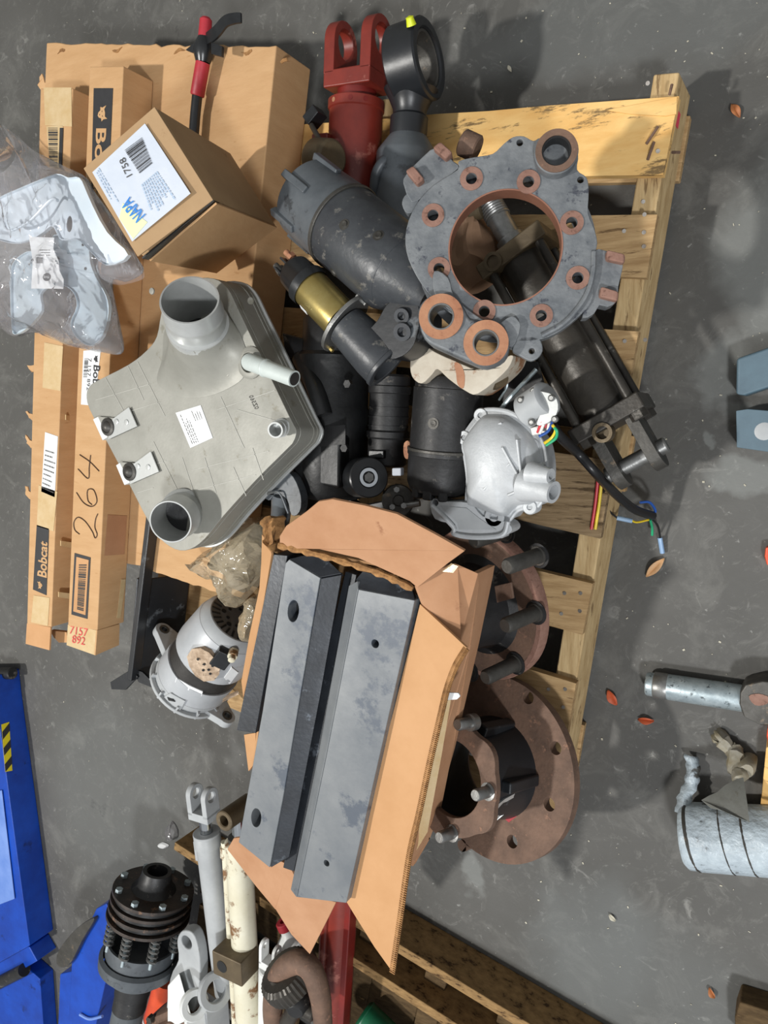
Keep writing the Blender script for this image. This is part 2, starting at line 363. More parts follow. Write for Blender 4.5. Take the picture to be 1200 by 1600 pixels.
def text(name, s, q, mat, parent, off=0.0014, n=None):
    """lettering filling the quad q = (bottom-left, bottom-right, top-right, top-left) as one reads it"""
    nn = normal_of(q); nn = n or (nn if nn.z >= 0 else -nn)
    uv, fs = text_mesh(s); bm = bmesh.new()
    vs = [bm.verts.new(lerp4(q, u, v)+nn*off) for u, v in uv]
    for f in fs:
        try: bm.faces.new([vs[i] for i in f])
        except ValueError: pass
    me_n = Vector(nn)
    o = add(name, bm, mat, parent, smooth=0)
    return o
def bars(name, q, mat, parent, n=26, off=0.0014, seed=1):
    """barcode: bars across the u direction of quad q"""
    rnd = random.Random(seed); nn = normal_of(q); nn = nn if nn.z >= 0 else -nn
    bm = bmesh.new(); u = 0.0
    while u < 1:
        w_ = rnd.choice((1, 1, 2, 3))/(n*3.2); g = rnd.choice((1, 1, 2))/(n*3.2)
        if u+w_ > 1: break
        bm.faces.new([bm.verts.new(lerp4(q, a, b)+nn*off) for a, b in ((u, 0), (u+w_, 0), (u+w_, 1), (u, 1))]); u += w_+g
    return add(name, bm, mat, parent, smooth=0)
def lines(name, q, mat, parent, n=6, fill=0.5, off=0.0012, seed=2):
    """small print: rows of broken dashes"""
    rnd = random.Random(seed); nn = normal_of(q); nn = nn if nn.z >= 0 else -nn; bm = bmesh.new()
    for i in range(n):
        v0 = (i+0.5-fill/2)/n; v1 = (i+0.5+fill/2)/n; u = 0.0; end = rnd.uniform(0.6, 1)
        while u < end:
            w_ = rnd.uniform(0.03, 0.12)
            bm.faces.new([bm.verts.new(lerp4(q, a, b)+nn*off) for a, b in ((u, v0), (min(u+w_, end), v0), (min(u+w_, end), v1), (u, v1))]); u += w_+0.03
    return add(name, bm, mat, parent, smooth=0)
def strokes(name, q, polys, width, mat, parent, off=0.0012):
    bm = bmesh.new(); nn = normal_of(q); nn = nn if nn.z >= 0 else -nn
    for pl in polys:
        pts = spline([lerp4(q, u, v)+nn*off for u, v in pl], 6)
        sweep(bm, pts, [width]*len(pts), 4)
    return add(name, bm, mat, parent)
def bolt(bm, p, d, r=0.006, h=0.006, seg=6):
    return cyl(bm, Vector(p)-Vector(d).normalized()*0.002, Vector(p)+Vector(d).normalized()*h, r, seg=seg)
UP = Vector((0, 0, 1))
# ------------------------------------------------------------------ floor
def floor_material():
    m = bpy.data.materials.new('concrete_floor'); m.use_nodes = True; nt = m.node_tree; N = nt.nodes; L = nt.links
    b = N['Principled BSDF']; tc = N.new('ShaderNodeTexCoord'); b.inputs['Specular IOR Level'].default_value = 0.35
    def nz(s, d=8, r=0.65, dist=0.0):
        n = N.new('ShaderNodeTexNoise'); n.inputs['Scale'].default_value = s; n.inputs['Detail'].default_value = d; n.inputs['Roughness'].default_value = r; n.inputs['Distortion'].default_value = dist
        L.new(tc.outputs['Object'], n.inputs['Vector']); return n.outputs[0]
    def ramp(src, p0, p1, c0=(0, 0, 0, 1), c1=(1, 1, 1, 1)):
        r = N.new('ShaderNodeValToRGB'); r.color_ramp.elements[0].position = p0; r.color_ramp.elements[1].position = p1
        r.color_ramp.elements[0].color = c0; r.color_ramp.elements[1].color = c1; L.new(src, r.inputs[0]); return r.outputs[0]
    def mix(f, a, c):
        x = N.new('ShaderNodeMix'); x.data_type = 'RGBA'; L.new(f, x.inputs[0]); L.new(a, x.inputs[6]); x.inputs[7].default_value = lin(c); return x.outputs[2]
    base = ramp(nz(2.2, 10, 0.6), 0.3, 0.7, lin((74, 73, 70)), lin((92, 91, 88)))
    base = mix(ramp(nz(9, 10, 0.7, 0.6), 0.52, 0.72), base, (106, 105, 101))
    base = mix(ramp(nz(16, 10, 0.75, 2.0), 0.55, 0.75), base, (108, 107, 103))
    base = mix(ramp(nz(26, 8, 0.7, 1.2), 0.60, 0.70), base, (120, 119, 115))
    base = mix(ramp(nz(70, 4, 0.6), 0.67, 0.72), base, (128, 128, 124))
    base = mix(ramp(nz(5, 8, 0.7), 0.62, 0.70), base, (58, 57, 55))
    # dried spots, broad pale areas, and a wedge of light painted beside the hub
    wob = N.new('ShaderNodeTexNoise'); wob.inputs['Scale'].default_value = 9; wob.inputs['Detail'].default_value = 6; L.new(tc.outputs['Object'], wob.inputs['Vector'])
    sub = N.new('ShaderNodeVectorMath'); sub.operation = 'SUBTRACT'; L.new(wob.outputs['Color'], sub.inputs[0]); sub.inputs[1].default_value = (0.5, 0.5, 0.5)
    scl = N.new('ShaderNodeVectorMath'); scl.operation = 'SCALE'; L.new(sub.outputs[0], scl.inputs[0]); scl.inputs['Scale'].default_value = 0.16
    adv = N.new('ShaderNodeVectorMath'); L.new(tc.outputs['Object'], adv.inputs[0]); L.new(scl.outputs[0], adv.inputs[1])
    for px, py, rx_, ry_ in ((1215, 400, .10, .19), (1135, 585, .05, .06), (1170, 645, .04, .025), (1160, 730, .07, .03), (1097, 677, .014, .016), (1000, 1560, .26, .22), (925, 1480, .14, .2), (180, 1250, .35, .4), (740, 1370, .025, .06), (1000, 30, .4, .1)):
        c = V(px, py, 0); mp = N.new('ShaderNodeMapping'); mp.vector_type = 'TEXTURE'
        mp.inputs['Location'].default_value = c; mp.inputs['Scale'].default_value = (rx_, ry_, 1)
        L.new(adv.outputs[0], mp.inputs['Vector'])
        ln = N.new('ShaderNodeVectorMath'); ln.operation = 'LENGTH'; L.new(mp.outputs[0], ln.inputs[0])
        big = rx_ > 0.12
        fac = ramp(ln.outputs['Value'], 0.55 if big else 0.6, 1.3 if big else 1.1, (0.35 if big else 0.45,)*3+(1,), (0, 0, 0, 1))
        base = mix(fac, base, (106, 109, 108) if big else (134, 137, 134))
    L.new(base, b.inputs['Base Color'])
    mr = N.new('ShaderNodeMapRange'); mr.inputs[3].default_value = 0.45; mr.inputs[4].default_value = 0.75; L.new(nz(12), mr.inputs[0]); L.new(mr.outputs[0], b.inputs['Roughness'])
    bp = N.new('ShaderNodeBump'); bp.inputs['Strength'].default_value = 0.25; bp.inputs['Distance'].default_value = 0.003; L.new(nz(60, 8), bp.inputs['Height']); L.new(bp.outputs[0], b.inputs['Normal'])
    MATS['concrete_floor'] = m
floor_material()
bm = bmesh.new(); prism(bm, [(-4.5, -4.5, 0), (2.5, -4.5, 0), (2.5, 3, 0), (-4.5, 3, 0)], 0.1)
fl = bpy.data.objects.new('floor', bpy.data.meshes.new('floor')); bm.to_mesh(fl.data); bm.free(); fl.data.materials.append(MATS['concrete_floor']); C.objects.link(fl)
fl['kind'] = 'structure'
M('wall_paint', (150, 150, 146), (140, 140, 136), 0.8, scale=3, bump=0.1)
for nm, pts in (('wall_left', [(-4.5, -4.5), (-4.4, -4.5), (-4.4, 3), (-4.5, 3)]), ('wall_back', [(-4.4, 2.9), (2.5, 2.9), (2.5, 3), (-4.4, 3)])):
    bm = prism(bmesh.new(), [(x, y, 4.6) for x, y in pts], UP*-4.6)
    wo = bpy.data.objects.new(nm, bpy.data.meshes.new(nm)); bm.to_mesh(wo.data); bm.free(); wo.data.materials.append(MATS['wall_paint']); C.objects.link(wo); wo['kind'] = 'structure'
# ------------------------------------------------------------------ pallet under the pile
PO = V(1062, 112, 0.112); PO.z = 0
PS = Vector((-math.sin(A7), -math.cos(A7), 0)); PU = Vector((-math.cos(A7), math.sin(A7), 0))
def pal(a, b, z): return PO+PU*a+PS*b+UP*z
def palinv(px, py, z):
    p = V(px, py, z)-PO; return p.dot(PU), p.dot(PS)
pallet = thing('wooden_pallet', 'worn wooden pallet on the floor carrying the heap of machine parts', 'pallet', pal(0.5, 0.6, 0))
for a0 in (0.0, 0.48, 0.96):
    add('stringer', hull8(bmesh.new(), [pal(a0, 0, .112), pal(a0+.038, 0, .112), pal(a0+.038, 1.22, .112), pal(a0, 1.22, .112)], [pal(a0-.004, 0, .018), pal(a0+.034, 0, .018), pal(a0+.034, 1.22, .018), pal(a0-.004, 1.22, .018)]), 'wood_stringer', pallet, 0.003)
for b0, b1 in ((0.03, 0.13), (0.55, 0.65), (1.1, 1.2)):
    add('bottom_board', hull8(bmesh.new(), [pal(-.009, b0, .018), pal(1.0, b0, .018), pal(1.0, b1, .018), pal(-.009, b1, .018)], [pal(-.009, b0, 0), pal(1.0, b0, 0), pal(1.0, b1, 0), pal(-.009, b1, 0)]), 'wood_deck', pallet, 0.002)
def deck(p_r0, p_r1, mat, w_left=None, skew=0.0, amin=None, rag=0.0, amax=1.0):
    """deck board from the two photo corners of its right-hand end"""
    a0, b0 = palinv(*p_r0, .13); a1, b1 = palinv(*p_r1, .13)
    if amin is not None: a0 = a1 = amin
    b0l = b0+skew; b1l = (b1 if w_left is None else b0+w_left)+skew
    top = [pal(a0, b0, .13)]; n = 10
    top += [pal(a0+(amax-a0)*i/n, b0+(b0l-b0)*i/n+random.uniform(-rag, rag), .13) for i in range(1, n+1)]
    top += [pal(a1+(amax-a1)*i/n, b1+(b1l-b1)*i/n+random.uniform(-rag, rag), .13) for i in range(n, 0, -1)]+[pal(a1, b1, .13)]
    return add('deck_board', prism(bmesh.new(), top, UP*-.018), mat, pallet, 0.0015)
deck((1061, 150), (1036, 273), 'wood_yellow', w_left=0.10, skew=0.0, rag=.0015)
deck((1027, 335), (1010, 434), 'wood_deck', rag=.001)
deck((998, 518), (980, 612), 'wood_deck', rag=.001)
deck((958, 720), (938, 842), 'wood_grey', rag=.003, skew=-0.02)
deck((926, 912), (910, 992), 'wood_deck', rag=.001)
deck((900, 1068), (884, 1160), 'wood_deck', rag=.001)
deck((872, 1240), (858, 1310), 'wood_deck', rag=.002)
# splinters and the long split in the first board
bm = prism(bmesh.new(), PX([(1058, 151), (980, 166), (945, 172), (985, 178), (1040, 181), (1057, 178)], .133), UP*-.004)
add('split_strip', bm, 'wood_yellow', pallet, .0008)
for i, (x, y) in enumerate(((1007, 335), (1006, 363), (1006, 385), (975, 361), (1005, 315), (882, 927), (907, 927), (877, 959), (906, 955), (857, 1077), (883, 1077), (1008, 531), (976, 533), (880, 1105), (1028, 236), (1012, 130))):
    z = .130 if not (x, y) in ((1005, 315), (1012, 130)) else .112
    cyl(bm := bmesh.new(), V(x, y, z-.002), V(x, y, z+.0015), .0032, seg=10); add('nail_head', bm, 'nail', pallet)
for p, q_ in (((1028, 198), (1010, 225)), ((1022, 222), (1012, 250)), ((1050, 132), (1046, 148)), ((1050, 238), (1062, 238))):
    sweep(bm := bmesh.new(), [V(*p, .134), V((p[0]+q_[0])/2, (p[1]+q_[1])/2, .136), V(*q_, .131)], .0022, 6); add('bent_nail', bm, 'rust_dark', pallet)
nside = -PU
decal('paint_mark', [pal(-.0012, .045, .095), pal(-.0012, .066, .095), pal(-.0022, .066, .068), pal(-.0022, .045, .068)], 'pink_paint', pallet, n=nside)
# ------------------------------------------------------------------ flat carton under the boxes
q = PX([(72, 65), (432, 70), (345, 930), (45, 831)], .24)
bm = bmesh.new(); n = 40; top = []
for k in range(4):
    a, b = q[k], q[(k+1) % 4]
    for i in range(n):
        p = a.lerp(b, i/n); inn = ((q[0]+q[2])/2-p).normalized()
        top.append(p+inn*(abs(noise.noise(p*60))*(.008 if k in (0, 2, 3) else .0)))
hull8(bm, top, [p-UP*.105 for p in top])
carton = thing('flat_carton', 'large flat brown carton with torn rim lying under the long boxes', 'carton', q[0].lerp(q[2], .5)-UP*.11)
add('carton_body', bm, 'cardboard', carton, .003)
for i, (x, y) in enumerate(((95, 78), (183, 80), (280, 77), (385, 84), (445, 93))):         # torn nicks in the rim
    c = V(x, y, .2412); bm = prism(bmesh.new(), [c+Vector((.011*math.cos(t)*(1+.4*math.sin(2*t+i)), .003*math.sin(t)+.005*math.cos(t)*math.cos(t)*(1 if i % 2 else -1), 0)) for t in [k*.6283 for k in range(10)]], UP*-.0012)
    add('torn_nick', bm, 'cardboard_core', carton)
for i, (x, y) in enumerate(((50, 576), (47, 650), (45, 690), (44, 770), (66, 130))):
    c = V(x, y, .236); bm = prism(bmesh.new(), [c+Vector((.012*math.cos(t)*(1+.5*math.sin(3*t+i)), .012*math.sin(t)*(1+.5*math.cos(2*t+i)), .004*math.sin(t))) for t in [k*.6283 for k in range(10)]], UP*-.003)
    add('torn_flap', bm, 'cardboard', carton)
# ------------------------------------------------------------------ two long boxes
def long_box(name, label, quad, z, zb, hollow):
    q = PX(quad, z); t = thing(name, label, 'box', (q[0]+q[2])/2-UP*(z-zb))
    add('box_body', hull8(bmesh.new(), q, [p-UP*(z-zb) for p in q]), 'cardboard', t, .002)
    return t, q
ZB = .314
boxA, qA = long_box('narrow_box', 'long narrow cardboard box with white label and black logo band, outer one of two', [(63, 138), (114, 138), (80, 980), (42, 975)], ZB-.006, .241, 0)
boxB, qB = long_box('long_box', 'long cardboard box with the handwritten number 264, beside the narrow one', [(140, 104), (193, 103), (152, 985), (106, 978)], ZB, .241, 0)
def onq(t, quad, z): return PX(quad, z)
# A: tape, barcode, label, logo band, end flap
decal('packing_tape', PX([(69, 137), (112, 137), (113, 198), (71, 196)], ZB-.006), 'tape', boxA)
decal('tape_patch', PX([(70, 535), (99, 541), (95, 611), (67, 606)], ZB-.006), 'tape', boxA)
decal('tape_patch', PX([(61, 758), (90, 768), (84, 830), (58, 822)], ZB-.006), 'tape', boxA)
decal('tape_patch', PX([(53, 930), (78, 934), (75, 978), (49, 972)], ZB-.006), 'tape', boxA)
decal('barcode_label', PX([(73, 197), (99, 197), (97, 262), (79, 262)], ZB-.006), 'tape', boxA)
bars('barcode', PX([(76, 200), (78, 262), (91, 262), (91, 200)], ZB-.006), 'print_black', boxA, 22)
decal('label_edge', PX([(94, 200), (99, 200), (97, 262), (92, 262)], ZB-.005), 'print_black', boxA)
decal('white_label', PX([(71, 675), (91, 682), (86, 777), (65, 768)], ZB-.006), 'paper', boxA)
lines('small_print', PX([(66, 765), (85, 774), (89, 705), (72, 700)], ZB-.006), 'print_dark', boxA, 9, .3)
band = PX([(58, 820), (77, 826), (73, 930), (52, 921)], ZB-.006)
decal('logo_band', band, 'print_black', boxA)
text('lettering', 'Bobcat', PX([(74, 903), (75, 848), (63, 843), (59, 899)], ZB-.006), 'cardboard', boxA)
def cat_head(name, c, s, rot, mat, parent):
    """small animal-head emblem: ears, muzzle, whiskered cheeks"""
    pts = [(-.9, .9), (-.5, .45), (0, .55), (.5, .45), (.9, .9), (.8, .1), (1.0, -.3), (.55, -.35), (.35, -.8), (0, -1), (-.35, -.8), (-.55, -.35), (-1.0, -.3), (-.8, .1)]
    ca, sa = math.cos(rot), math.sin(rot)
    bm = prism(bmesh.new(), [c+Vector(((x*ca-y*sa)*s, (x*sa+y*ca)*s, .0016)) for x, y in pts], UP*-.0004,
               holes=[[c+Vector(((x*ca-y*sa)*s, (x*sa+y*ca)*s, .0016)) for x, y in h] for h in (((-.45, .1), (-.15, -.05), (-.35, -.15)), ((.45, .1), (.35, -.15), (.15, -.05)), ((-.15, -.5), (.15, -.5), (0, -.7)))])
    return add(name, bm, mat, parent, smooth=0)
cat_head('emblem', V(63, 914, ZB-.006), .009, math.pi/2+.1, 'cardboard', boxA)
add('end_flap', prism(bmesh.new(), PX([(42, 974), (79, 980), (77, 1016), (40, 1006)], ZB-.012), .004), 'cardboard_orange', boxA)
add('torn_end', prism(bmesh.new(), PX([(78, 985), (104, 988), (106, 1004), (92, 1004), (84, 996)], .27), .012), 'cardboard_orange', boxA)
for y in (648, 845, 925):                                                                   # folds pressed into the side
    add('side_crease', prism(bmesh.new(), [V(92+(925-y)*.04, y, .30), V(116, y+3, .262), V(115, y+12, .262), V(92+(925-y)*.04, y+8, .30)], Vector((-.004, 0, -.001))), 'tape', boxA)
# B: band with emblem, label, 264, barcode frame, tape, end flap
decal('logo_band', PX([(147, 138), (177, 138), (170, 300), (143, 300)], ZB), 'print_black', boxB)
cat_head('emblem', V(161, 178, ZB), .0135, -math.pi/2+.05, 'cardboard', boxB)
text('lettering', 'Bobcat', PX([(151, 201), (144, 330), (161, 330), (167, 201)], ZB), 'cardboard', boxB)
decal('white_label', PX([(131, 548), (158, 546), (148, 634), (127, 632)], ZB), 'paper', boxB)
text('label_lettering', 'Bobcat', PX([(147, 570), (144, 625), (154, 625), (157, 572)], ZB), 'print_black', boxB)
text('label_number', '7 157 892', PX([(139, 560), (136, 610), (141, 610), (144, 560)], ZB), 'print_black', boxB)
bars('label_barcode', PX([(133, 560), (131, 590), (137, 590), (139, 560)], ZB), 'print_black', boxB, 14)
cat_head('label_emblem', V(151, 561, ZB), .007, -math.pi/2, 'print_black', boxB)
qn = PX([(152, 845), (156, 715), (120, 705), (114, 836)], ZB)                # reads upwards
strokes('marker_number', qn, [[(.03, .72), (.07, .92), (.16, .97), (.23, .8), (.2, .5), (.1, .2), (.03, .08), (.08, 0), (.16, .1), (.26, .08), (.33, 0)],
                              [(.52, .92), (.42, .6), (.40, .25), (.48, .05), (.60, .2), (.58, .45), (.46, .42), (.42, .25)],
                              [(.80, .90), (.72, .45), (.86, .42), (1.0, .38)], [(.97, .85), (.92, .4), (.84, .0)]], .0011, 'marker', boxB)
fr = [(117, 864), (142, 871), (137, 967), (112, 960)]
decal('barcode_frame', PX(fr, ZB), 'print_black', boxB)
decal('frame_inner', PX([(120, 870), (139, 875), (134, 961), (115, 955)], ZB+.0006), 'cardboard_orange', boxB)
bars('barcode', PX([(124, 882), (121, 952), (131, 955), (136, 882)], ZB+.001), 'print_black', boxB, 26, seed=5)
sd = lambda y, zz: V(0, 0, 0)
def sideB(x, y, z):                                                          # a point on the right-hand side of box B
    a, b = qB[1], qB[2]; return onplane(x, y, a, (b-a).cross(UP).normalized())
nB = (qB[2]-qB[1]).cross(UP).normalized(); nB = nB if nB.x > 0 else -nB
decal('tape_patch', [sideB(168, 804, 0), sideB(198, 806, 0), sideB(194, 866, 0), sideB(163, 868, 0)], 'cardboard_pink', boxB, n=nB)
decal('tape_patch', [sideB(189, 905, 0), sideB(196, 905, 0), sideB(188, 965, 0), sideB(182, 966, 0)], 'tape', boxB, n=nB)
add('end_flap', prism(bmesh.new(), PX([(106, 976), (152, 985), (149, 1024), (104, 1008)], ZB-.004), .005), 'tape', boxB)
text('red_number', '7157', PX([(109, 990), (137, 995), (138, 982), (111, 977)], ZB-.004), 'print_red', boxB)
text('red_number', '892', PX([(113, 1004), (133, 1008), (134, 996), (114, 992)], ZB-.004), 'print_red', boxB)
add('side_flap', hull8(bmesh.new(), [sideB(152, 985, 0), sideB(187, 975, 0), sideB(186, 1008, 0), sideB(149, 1024, 0)], [p-nB*.004 for p in (sideB(152, 985, 0), sideB(187, 975, 0), sideB(186, 1008, 0), sideB(149, 1024, 0))]), 'cardboard', boxB)
# ------------------------------------------------------------------ filter box
cB = {k: Vector(v) for k, v in {'t0': (-0.829, 0.437, 0.547), 't1': (-0.759, 0.31, 0.509), 't2': (-0.876, 0.236, 0.54), 't3': (-0.946, 0.363, 0.578), 'b0': (-0.916, 0.466, 0.288), 'b1': (-0.846, 0.34, 0.25), 'b2': (-0.964, 0.266, 0.281), 'b3': (-1.033, 0.392, 0.319)}.items()}
napa = thing('filter_box', 'tall brown filter box with a white NAPA 1758 label, tilted on the carton', 'box', (cB['b0']+cB['b2'])/2)
T = [cB['t0'], cB['t1'], cB['t2'], cB['t3']]; B_ = [cB['b0'], cB['b1'], cB['b2'], cB['b3']]
nb = normal_of(T); nb = nb if nb.z > 0 else -nb
add('box_body', hull8(bmesh.new(), [p-nb*.006 for p in T], B_), 'cardboard_grey', napa, .002)
T2 = [T[0], T[1], T[2]+(T[1]-T[2])*.0, T[3]]
bm = prism(bmesh.new(), [T[0]+nb*.002, T[1]+nb*.001, T[2]+nb*.012, T[3]+nb*.003], -nb*.004)
add('top_flap', bm, 'cardboard_grey', napa, .001)
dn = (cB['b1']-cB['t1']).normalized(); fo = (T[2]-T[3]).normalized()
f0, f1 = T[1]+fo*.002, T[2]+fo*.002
add('painted_gap_shadow', hull8(bmesh.new(), [f0, f1, f1+dn*.02, f0+dn*.02], [p-fo*.002 for p in (f0, f1, f1+dn*.02, f0+dn*.02)]), 'black_deep', napa)  # black strip painted in for the shade in the flap gap
g0, g1 = T[1]+fo*.006+dn*.004, T[2]+fo*.004+dn*.022
e0, e1 = cB['b1']+fo*.003, cB['b2']+fo*.003
add('front_flap', hull8(bmesh.new(), [g0, g1, e1, e0], [p-fo*.003 for p in (g0, g1, e1, e0)]), 'cardboard', napa)
def onT(x, y): return onplane(x, y, T[0]+nb*.004, nb)
lab = [onT(228, 194), onT(299, 303), onT(208, 378), onT(146, 270)]
TP = [T[0]+nb*.002, T[1]+nb*.001, T[2]+nb*.012, T[3]+nb*.003]
def onL(x, y): return onplane(x, y, TP[0], normal_of(TP))
lab = [onL(228, 194), onL(299, 303), onL(208, 378), onL(146, 270)]
decal('white_label', lab, 'paper_blue', napa, off=.0025)
bars('barcode', [onL(224, 216), onL(195, 233), onL(212, 274), onL(240, 256)][0:1]+[onL(240, 256), onL(220, 272), onL(197, 236)], 'print_black', napa, 20, off=.0042)
text('part_number', '1758', [onL(209, 274), onL(197, 246), onL(188, 252), onL(200, 279)][::1], 'print_dark', napa, off=.0042)
text('brand_lettering', 'NAPA', [onL(230, 336), onL(205, 308), onL(190, 322), onL(215, 350)], 'print_blue', napa, off=.0046)
decal('yellow_corner', [onL(194, 318), onL(232, 348), onL(210, 374), onL(188, 342)], 'print_yellow', napa, off=.0031)
lines('blue_print', [onL(248, 268), onL(278, 312), onL(240, 340), onL(222, 290)], 'print_pale', napa, 9, .6, off=.0042)
lines('small_print', [onL(157, 262), onL(190, 318), onL(180, 326), onL(152, 272)], 'print_pale', napa, 3, .4, off=.0042)
# ------------------------------------------------------------------ bar with red grips
bar = thing('pry_bar', 'black bar with red sleeves and a curved black claw on the carton rim', 'tool', V(312, 140, .242))
p0, p1, p2, p3, p4, p5 = V(296, 300, .262), V(305, 180, .262), V(308, 150, .265), V(317, 98, .268), V(320, 58, .27), V(322, 27, .272)
add('shaft', sweep(bmesh.new(), [p0, p1, p2], .0095, 16), 'black_plastic', bar)
add('red_sleeve', lathe(bmesh.new(), p2, p3-p2, [(0, 0), (0, .0115), (.002, .013), ((p3-p2).length, .013), ((p3-p2).length, 0)], 20), 'red_bright', bar)
add('head', sweep(bmesh.new(), [p3, p3.lerp(p4, .25), p3.lerp(p4, .6), p4], [.013, .017, .019, .012], 16), 'black_plastic', bar)
add('red_cap', lathe(bmesh.new(), p4, p5-p4, [(0, 0), (0, .012), ((p5-p4).length-.004, .011), ((p5-p4).length, .007), ((p5-p4).length, 0)], 20), 'red_bright', bar)
cl = spline([V(322, 62, .275), V(338, 50, .285), V(352, 34, .285), V(366, 29, .28), V(377, 28, .275)], 6)
bm = bmesh.new(); rows = []
for i, p in enumerate(cl):
    d = (cl[min(i+1, len(cl)-1)]-cl[max(i-1, 0)]).normalized(); s = d.cross(UP).normalized(); w_ = .011-.004*abs(i/len(cl)-.2)
    rows.append([bm.verts.new(p+s*w_+UP*.002), bm.verts.new(p-s*w_+UP*.002), bm.verts.new(p-s*w_-UP*.002), bm.verts.new(p+s*w_-UP*.002)])
for a, b in zip(rows, rows[1:]):
    for k in range(4): bm.faces.new((a[k], a[(k+1) % 4], b[(k+1) % 4], b[k]))
bm.faces.new(rows[0]); bm.faces.new(rows[-1])
add('claw', bm, 'black_plastic', bar)
add('side_lug', prism(bmesh.new(), PX([(290, 78), (304, 66), (308, 80), (300, 82)], .28), .006), 'black_plastic', bar)
add('side_lug', prism(bmesh.new(), PX([(330, 66), (347, 72), (346, 88), (330, 84)], .28), .006), 'black_plastic', bar)
# ------------------------------------------------------------------ bag with two bent guard plates
Z2 = ZM(0, 180, 4.21)
def sheet_metal(name, pts, z, th, mat, label, cat, holes=(), lip=0.0, curve=None, tilt=None):
    out = smooth_loop([V(x, y, z) for x, y in pts], 3)
    bm = prism(bmesh.new(), out, UP*-th, holes=holes)
    if curve:
        for v in bm.verts: v.co.z += curve(v.co)
    o = thing(name, label, cat, V(*pts[0], z-th))
    b = add('plate', bm, mat, o, .0012)
    if lip:
        n = len(out); bm = bmesh.new(); rows = []
        for i, p in enumerate(out):
            zc = curve(p) if curve else 0; inn = (sum(out, Vector())/n-p).normalized()
            rows.append([bm.verts.new(p+UP*zc), bm.verts.new(p+UP*(zc+lip)), bm.verts.new(p+UP*(zc+lip)+inn*.002), bm.verts.new(p+UP*zc+inn*.002)])
        for i in range(n):
            a, b_ = rows[i], rows[(i+1) % n]
            for k in range(3): bm.faces.new((a[k], b_[k], b_[k+1], a[k+1]))
        add('rolled_rim', bm, mat, o)
    return o
c1 = V(*Z2([(455, 715)])[0], .375)
up_pl = sheet_metal('guard_plate', Z2([(-90, 640), (-20, 560), (60, 500), (200, 430), (370, 385), (480, 420), (580, 430), (650, 540), (780, 790), (890, 930), (760, 1000), (650, 900), (560, 830), (400, 820), (350, 770), (300, 720), (190, 790), (90, 835), (20, 830), (-80, 780)]), .375, .003, 'pale_blue_metal',
                    'pale bent metal guard plate with a round hole, upper one inside the clear bag', 'plate', holes=[circ(c1, UP, .0145, 24)], lip=.006, curve=lambda p: .022*math.sin((p.x-c1.x)*14)*math.cos((p.y-c1.y)*9))
for x, y in Z2([(560, 630), (590, 810), (765, 865)]):
    add('dimple', lathe(bmesh.new(), V(x, y, .385), UP, [(-.004, .006), (.002, .0055), (.002, .003), (-.002, 0)], 16), 'steel', up_pl)
p = spline(PX(Z2([(20, 700), (60, 760), (190, 700), (330, 560), (380, 560)]), .392), 6)
add('pressed_rib', sweep(bmesh.new(), p, .003, 8), 'pale_blue_metal', up_pl)
lo_pl = sheet_metal('backing_plate', Z2([(190, 900), (110, 960), (82, 1060), (90, 1400), (125, 1440), (200, 1395), (285, 1290), (275, 1180), (335, 1130), (430, 1118), (500, 1170), (522, 1260), (480, 1370), (500, 1440), (560, 1500), (620, 1515), (690, 1450), (728, 1300), (712, 1190), (640, 1060), (605, 960), (592, 820), (520, 790), (370, 790), (340, 860), (260, 900)]), .352, .003, 'grey_blue_metal',
                    'blue grey backing plate with a half-round cut-out, lower one inside the clear bag', 'plate', lip=.005)
for x, y, r in ((380, 945, .0045), (545, 853, .0025), (562, 1010, .003)):
    xx, yy = Z2([(x, y)])[0]
    add('bolt_hole', lathe(bmesh.new(), V(xx, yy, .353), UP, [(0, 0), (0, r), (.0008, r), (.0008, 0)], 16), 'black_deep', lo_pl)
tagz = .378
q = PX(Z2([(190, 800), (355, 805), (350, 880), (385, 960), (390, 1020), (418, 1080), (415, 1142), (205, 1140), (215, 960)]), tagz)
hang = tag(add('hang_tag', prism(bmesh.new(), q, .001), 'paper'), 'white hang tag with black oval logo in the clear bag', 'tag')
hang['label'] = 'white paper hang tag with black oval emblem, over the backing plate'
tc_ = V(*Z2([(310, 1065)])[0], tagz)
add('oval_print', prism(bmesh.new(), [tc_+Vector((.0115*math.cos(t*.2618), .0075*math.sin(t*.2618), .0012)) for t in range(24)], .0006), 'print_black', hang)
text('tag_lettering', 'Moog', [tc_+Vector((.008, .0035, .0006)), tc_+Vector((-.008, .0035, .0006)), tc_+Vector((-.008, -.0035, .0006)), tc_+Vector((.008, -.0035, .0006))], 'paper', hang)
bars('tag_barcode', PX(Z2([(238, 975), (285, 975), (285, 935), (238, 935)]), tagz), 'print_dark', hang, 12)
lines('tag_print', PX(Z2([(330, 930), (240, 930), (240, 880), (330, 880)]), tagz), 'print_dark', hang, 3, .3)
bag = thing('plastic_bag', 'large clear plastic bag holding two pale metal plates on the boxes', 'bag', V(90, 400, .32))
ol = [(4, 196), (30, 214), (62, 240), (132, 275), (150, 300), (185, 350), (215, 400), (226, 425), (200, 440), (178, 440), (186, 490), (194, 551), (150, 548), (110, 540), (62, 520), (28, 526), (5, 505), (-25, 480), (-60, 420), (-60, 340), (-30, 290), (8, 268), (26, 240)]
out = smooth_loop(PX(ol, .33), 7); cen = V(85, 400, .33)
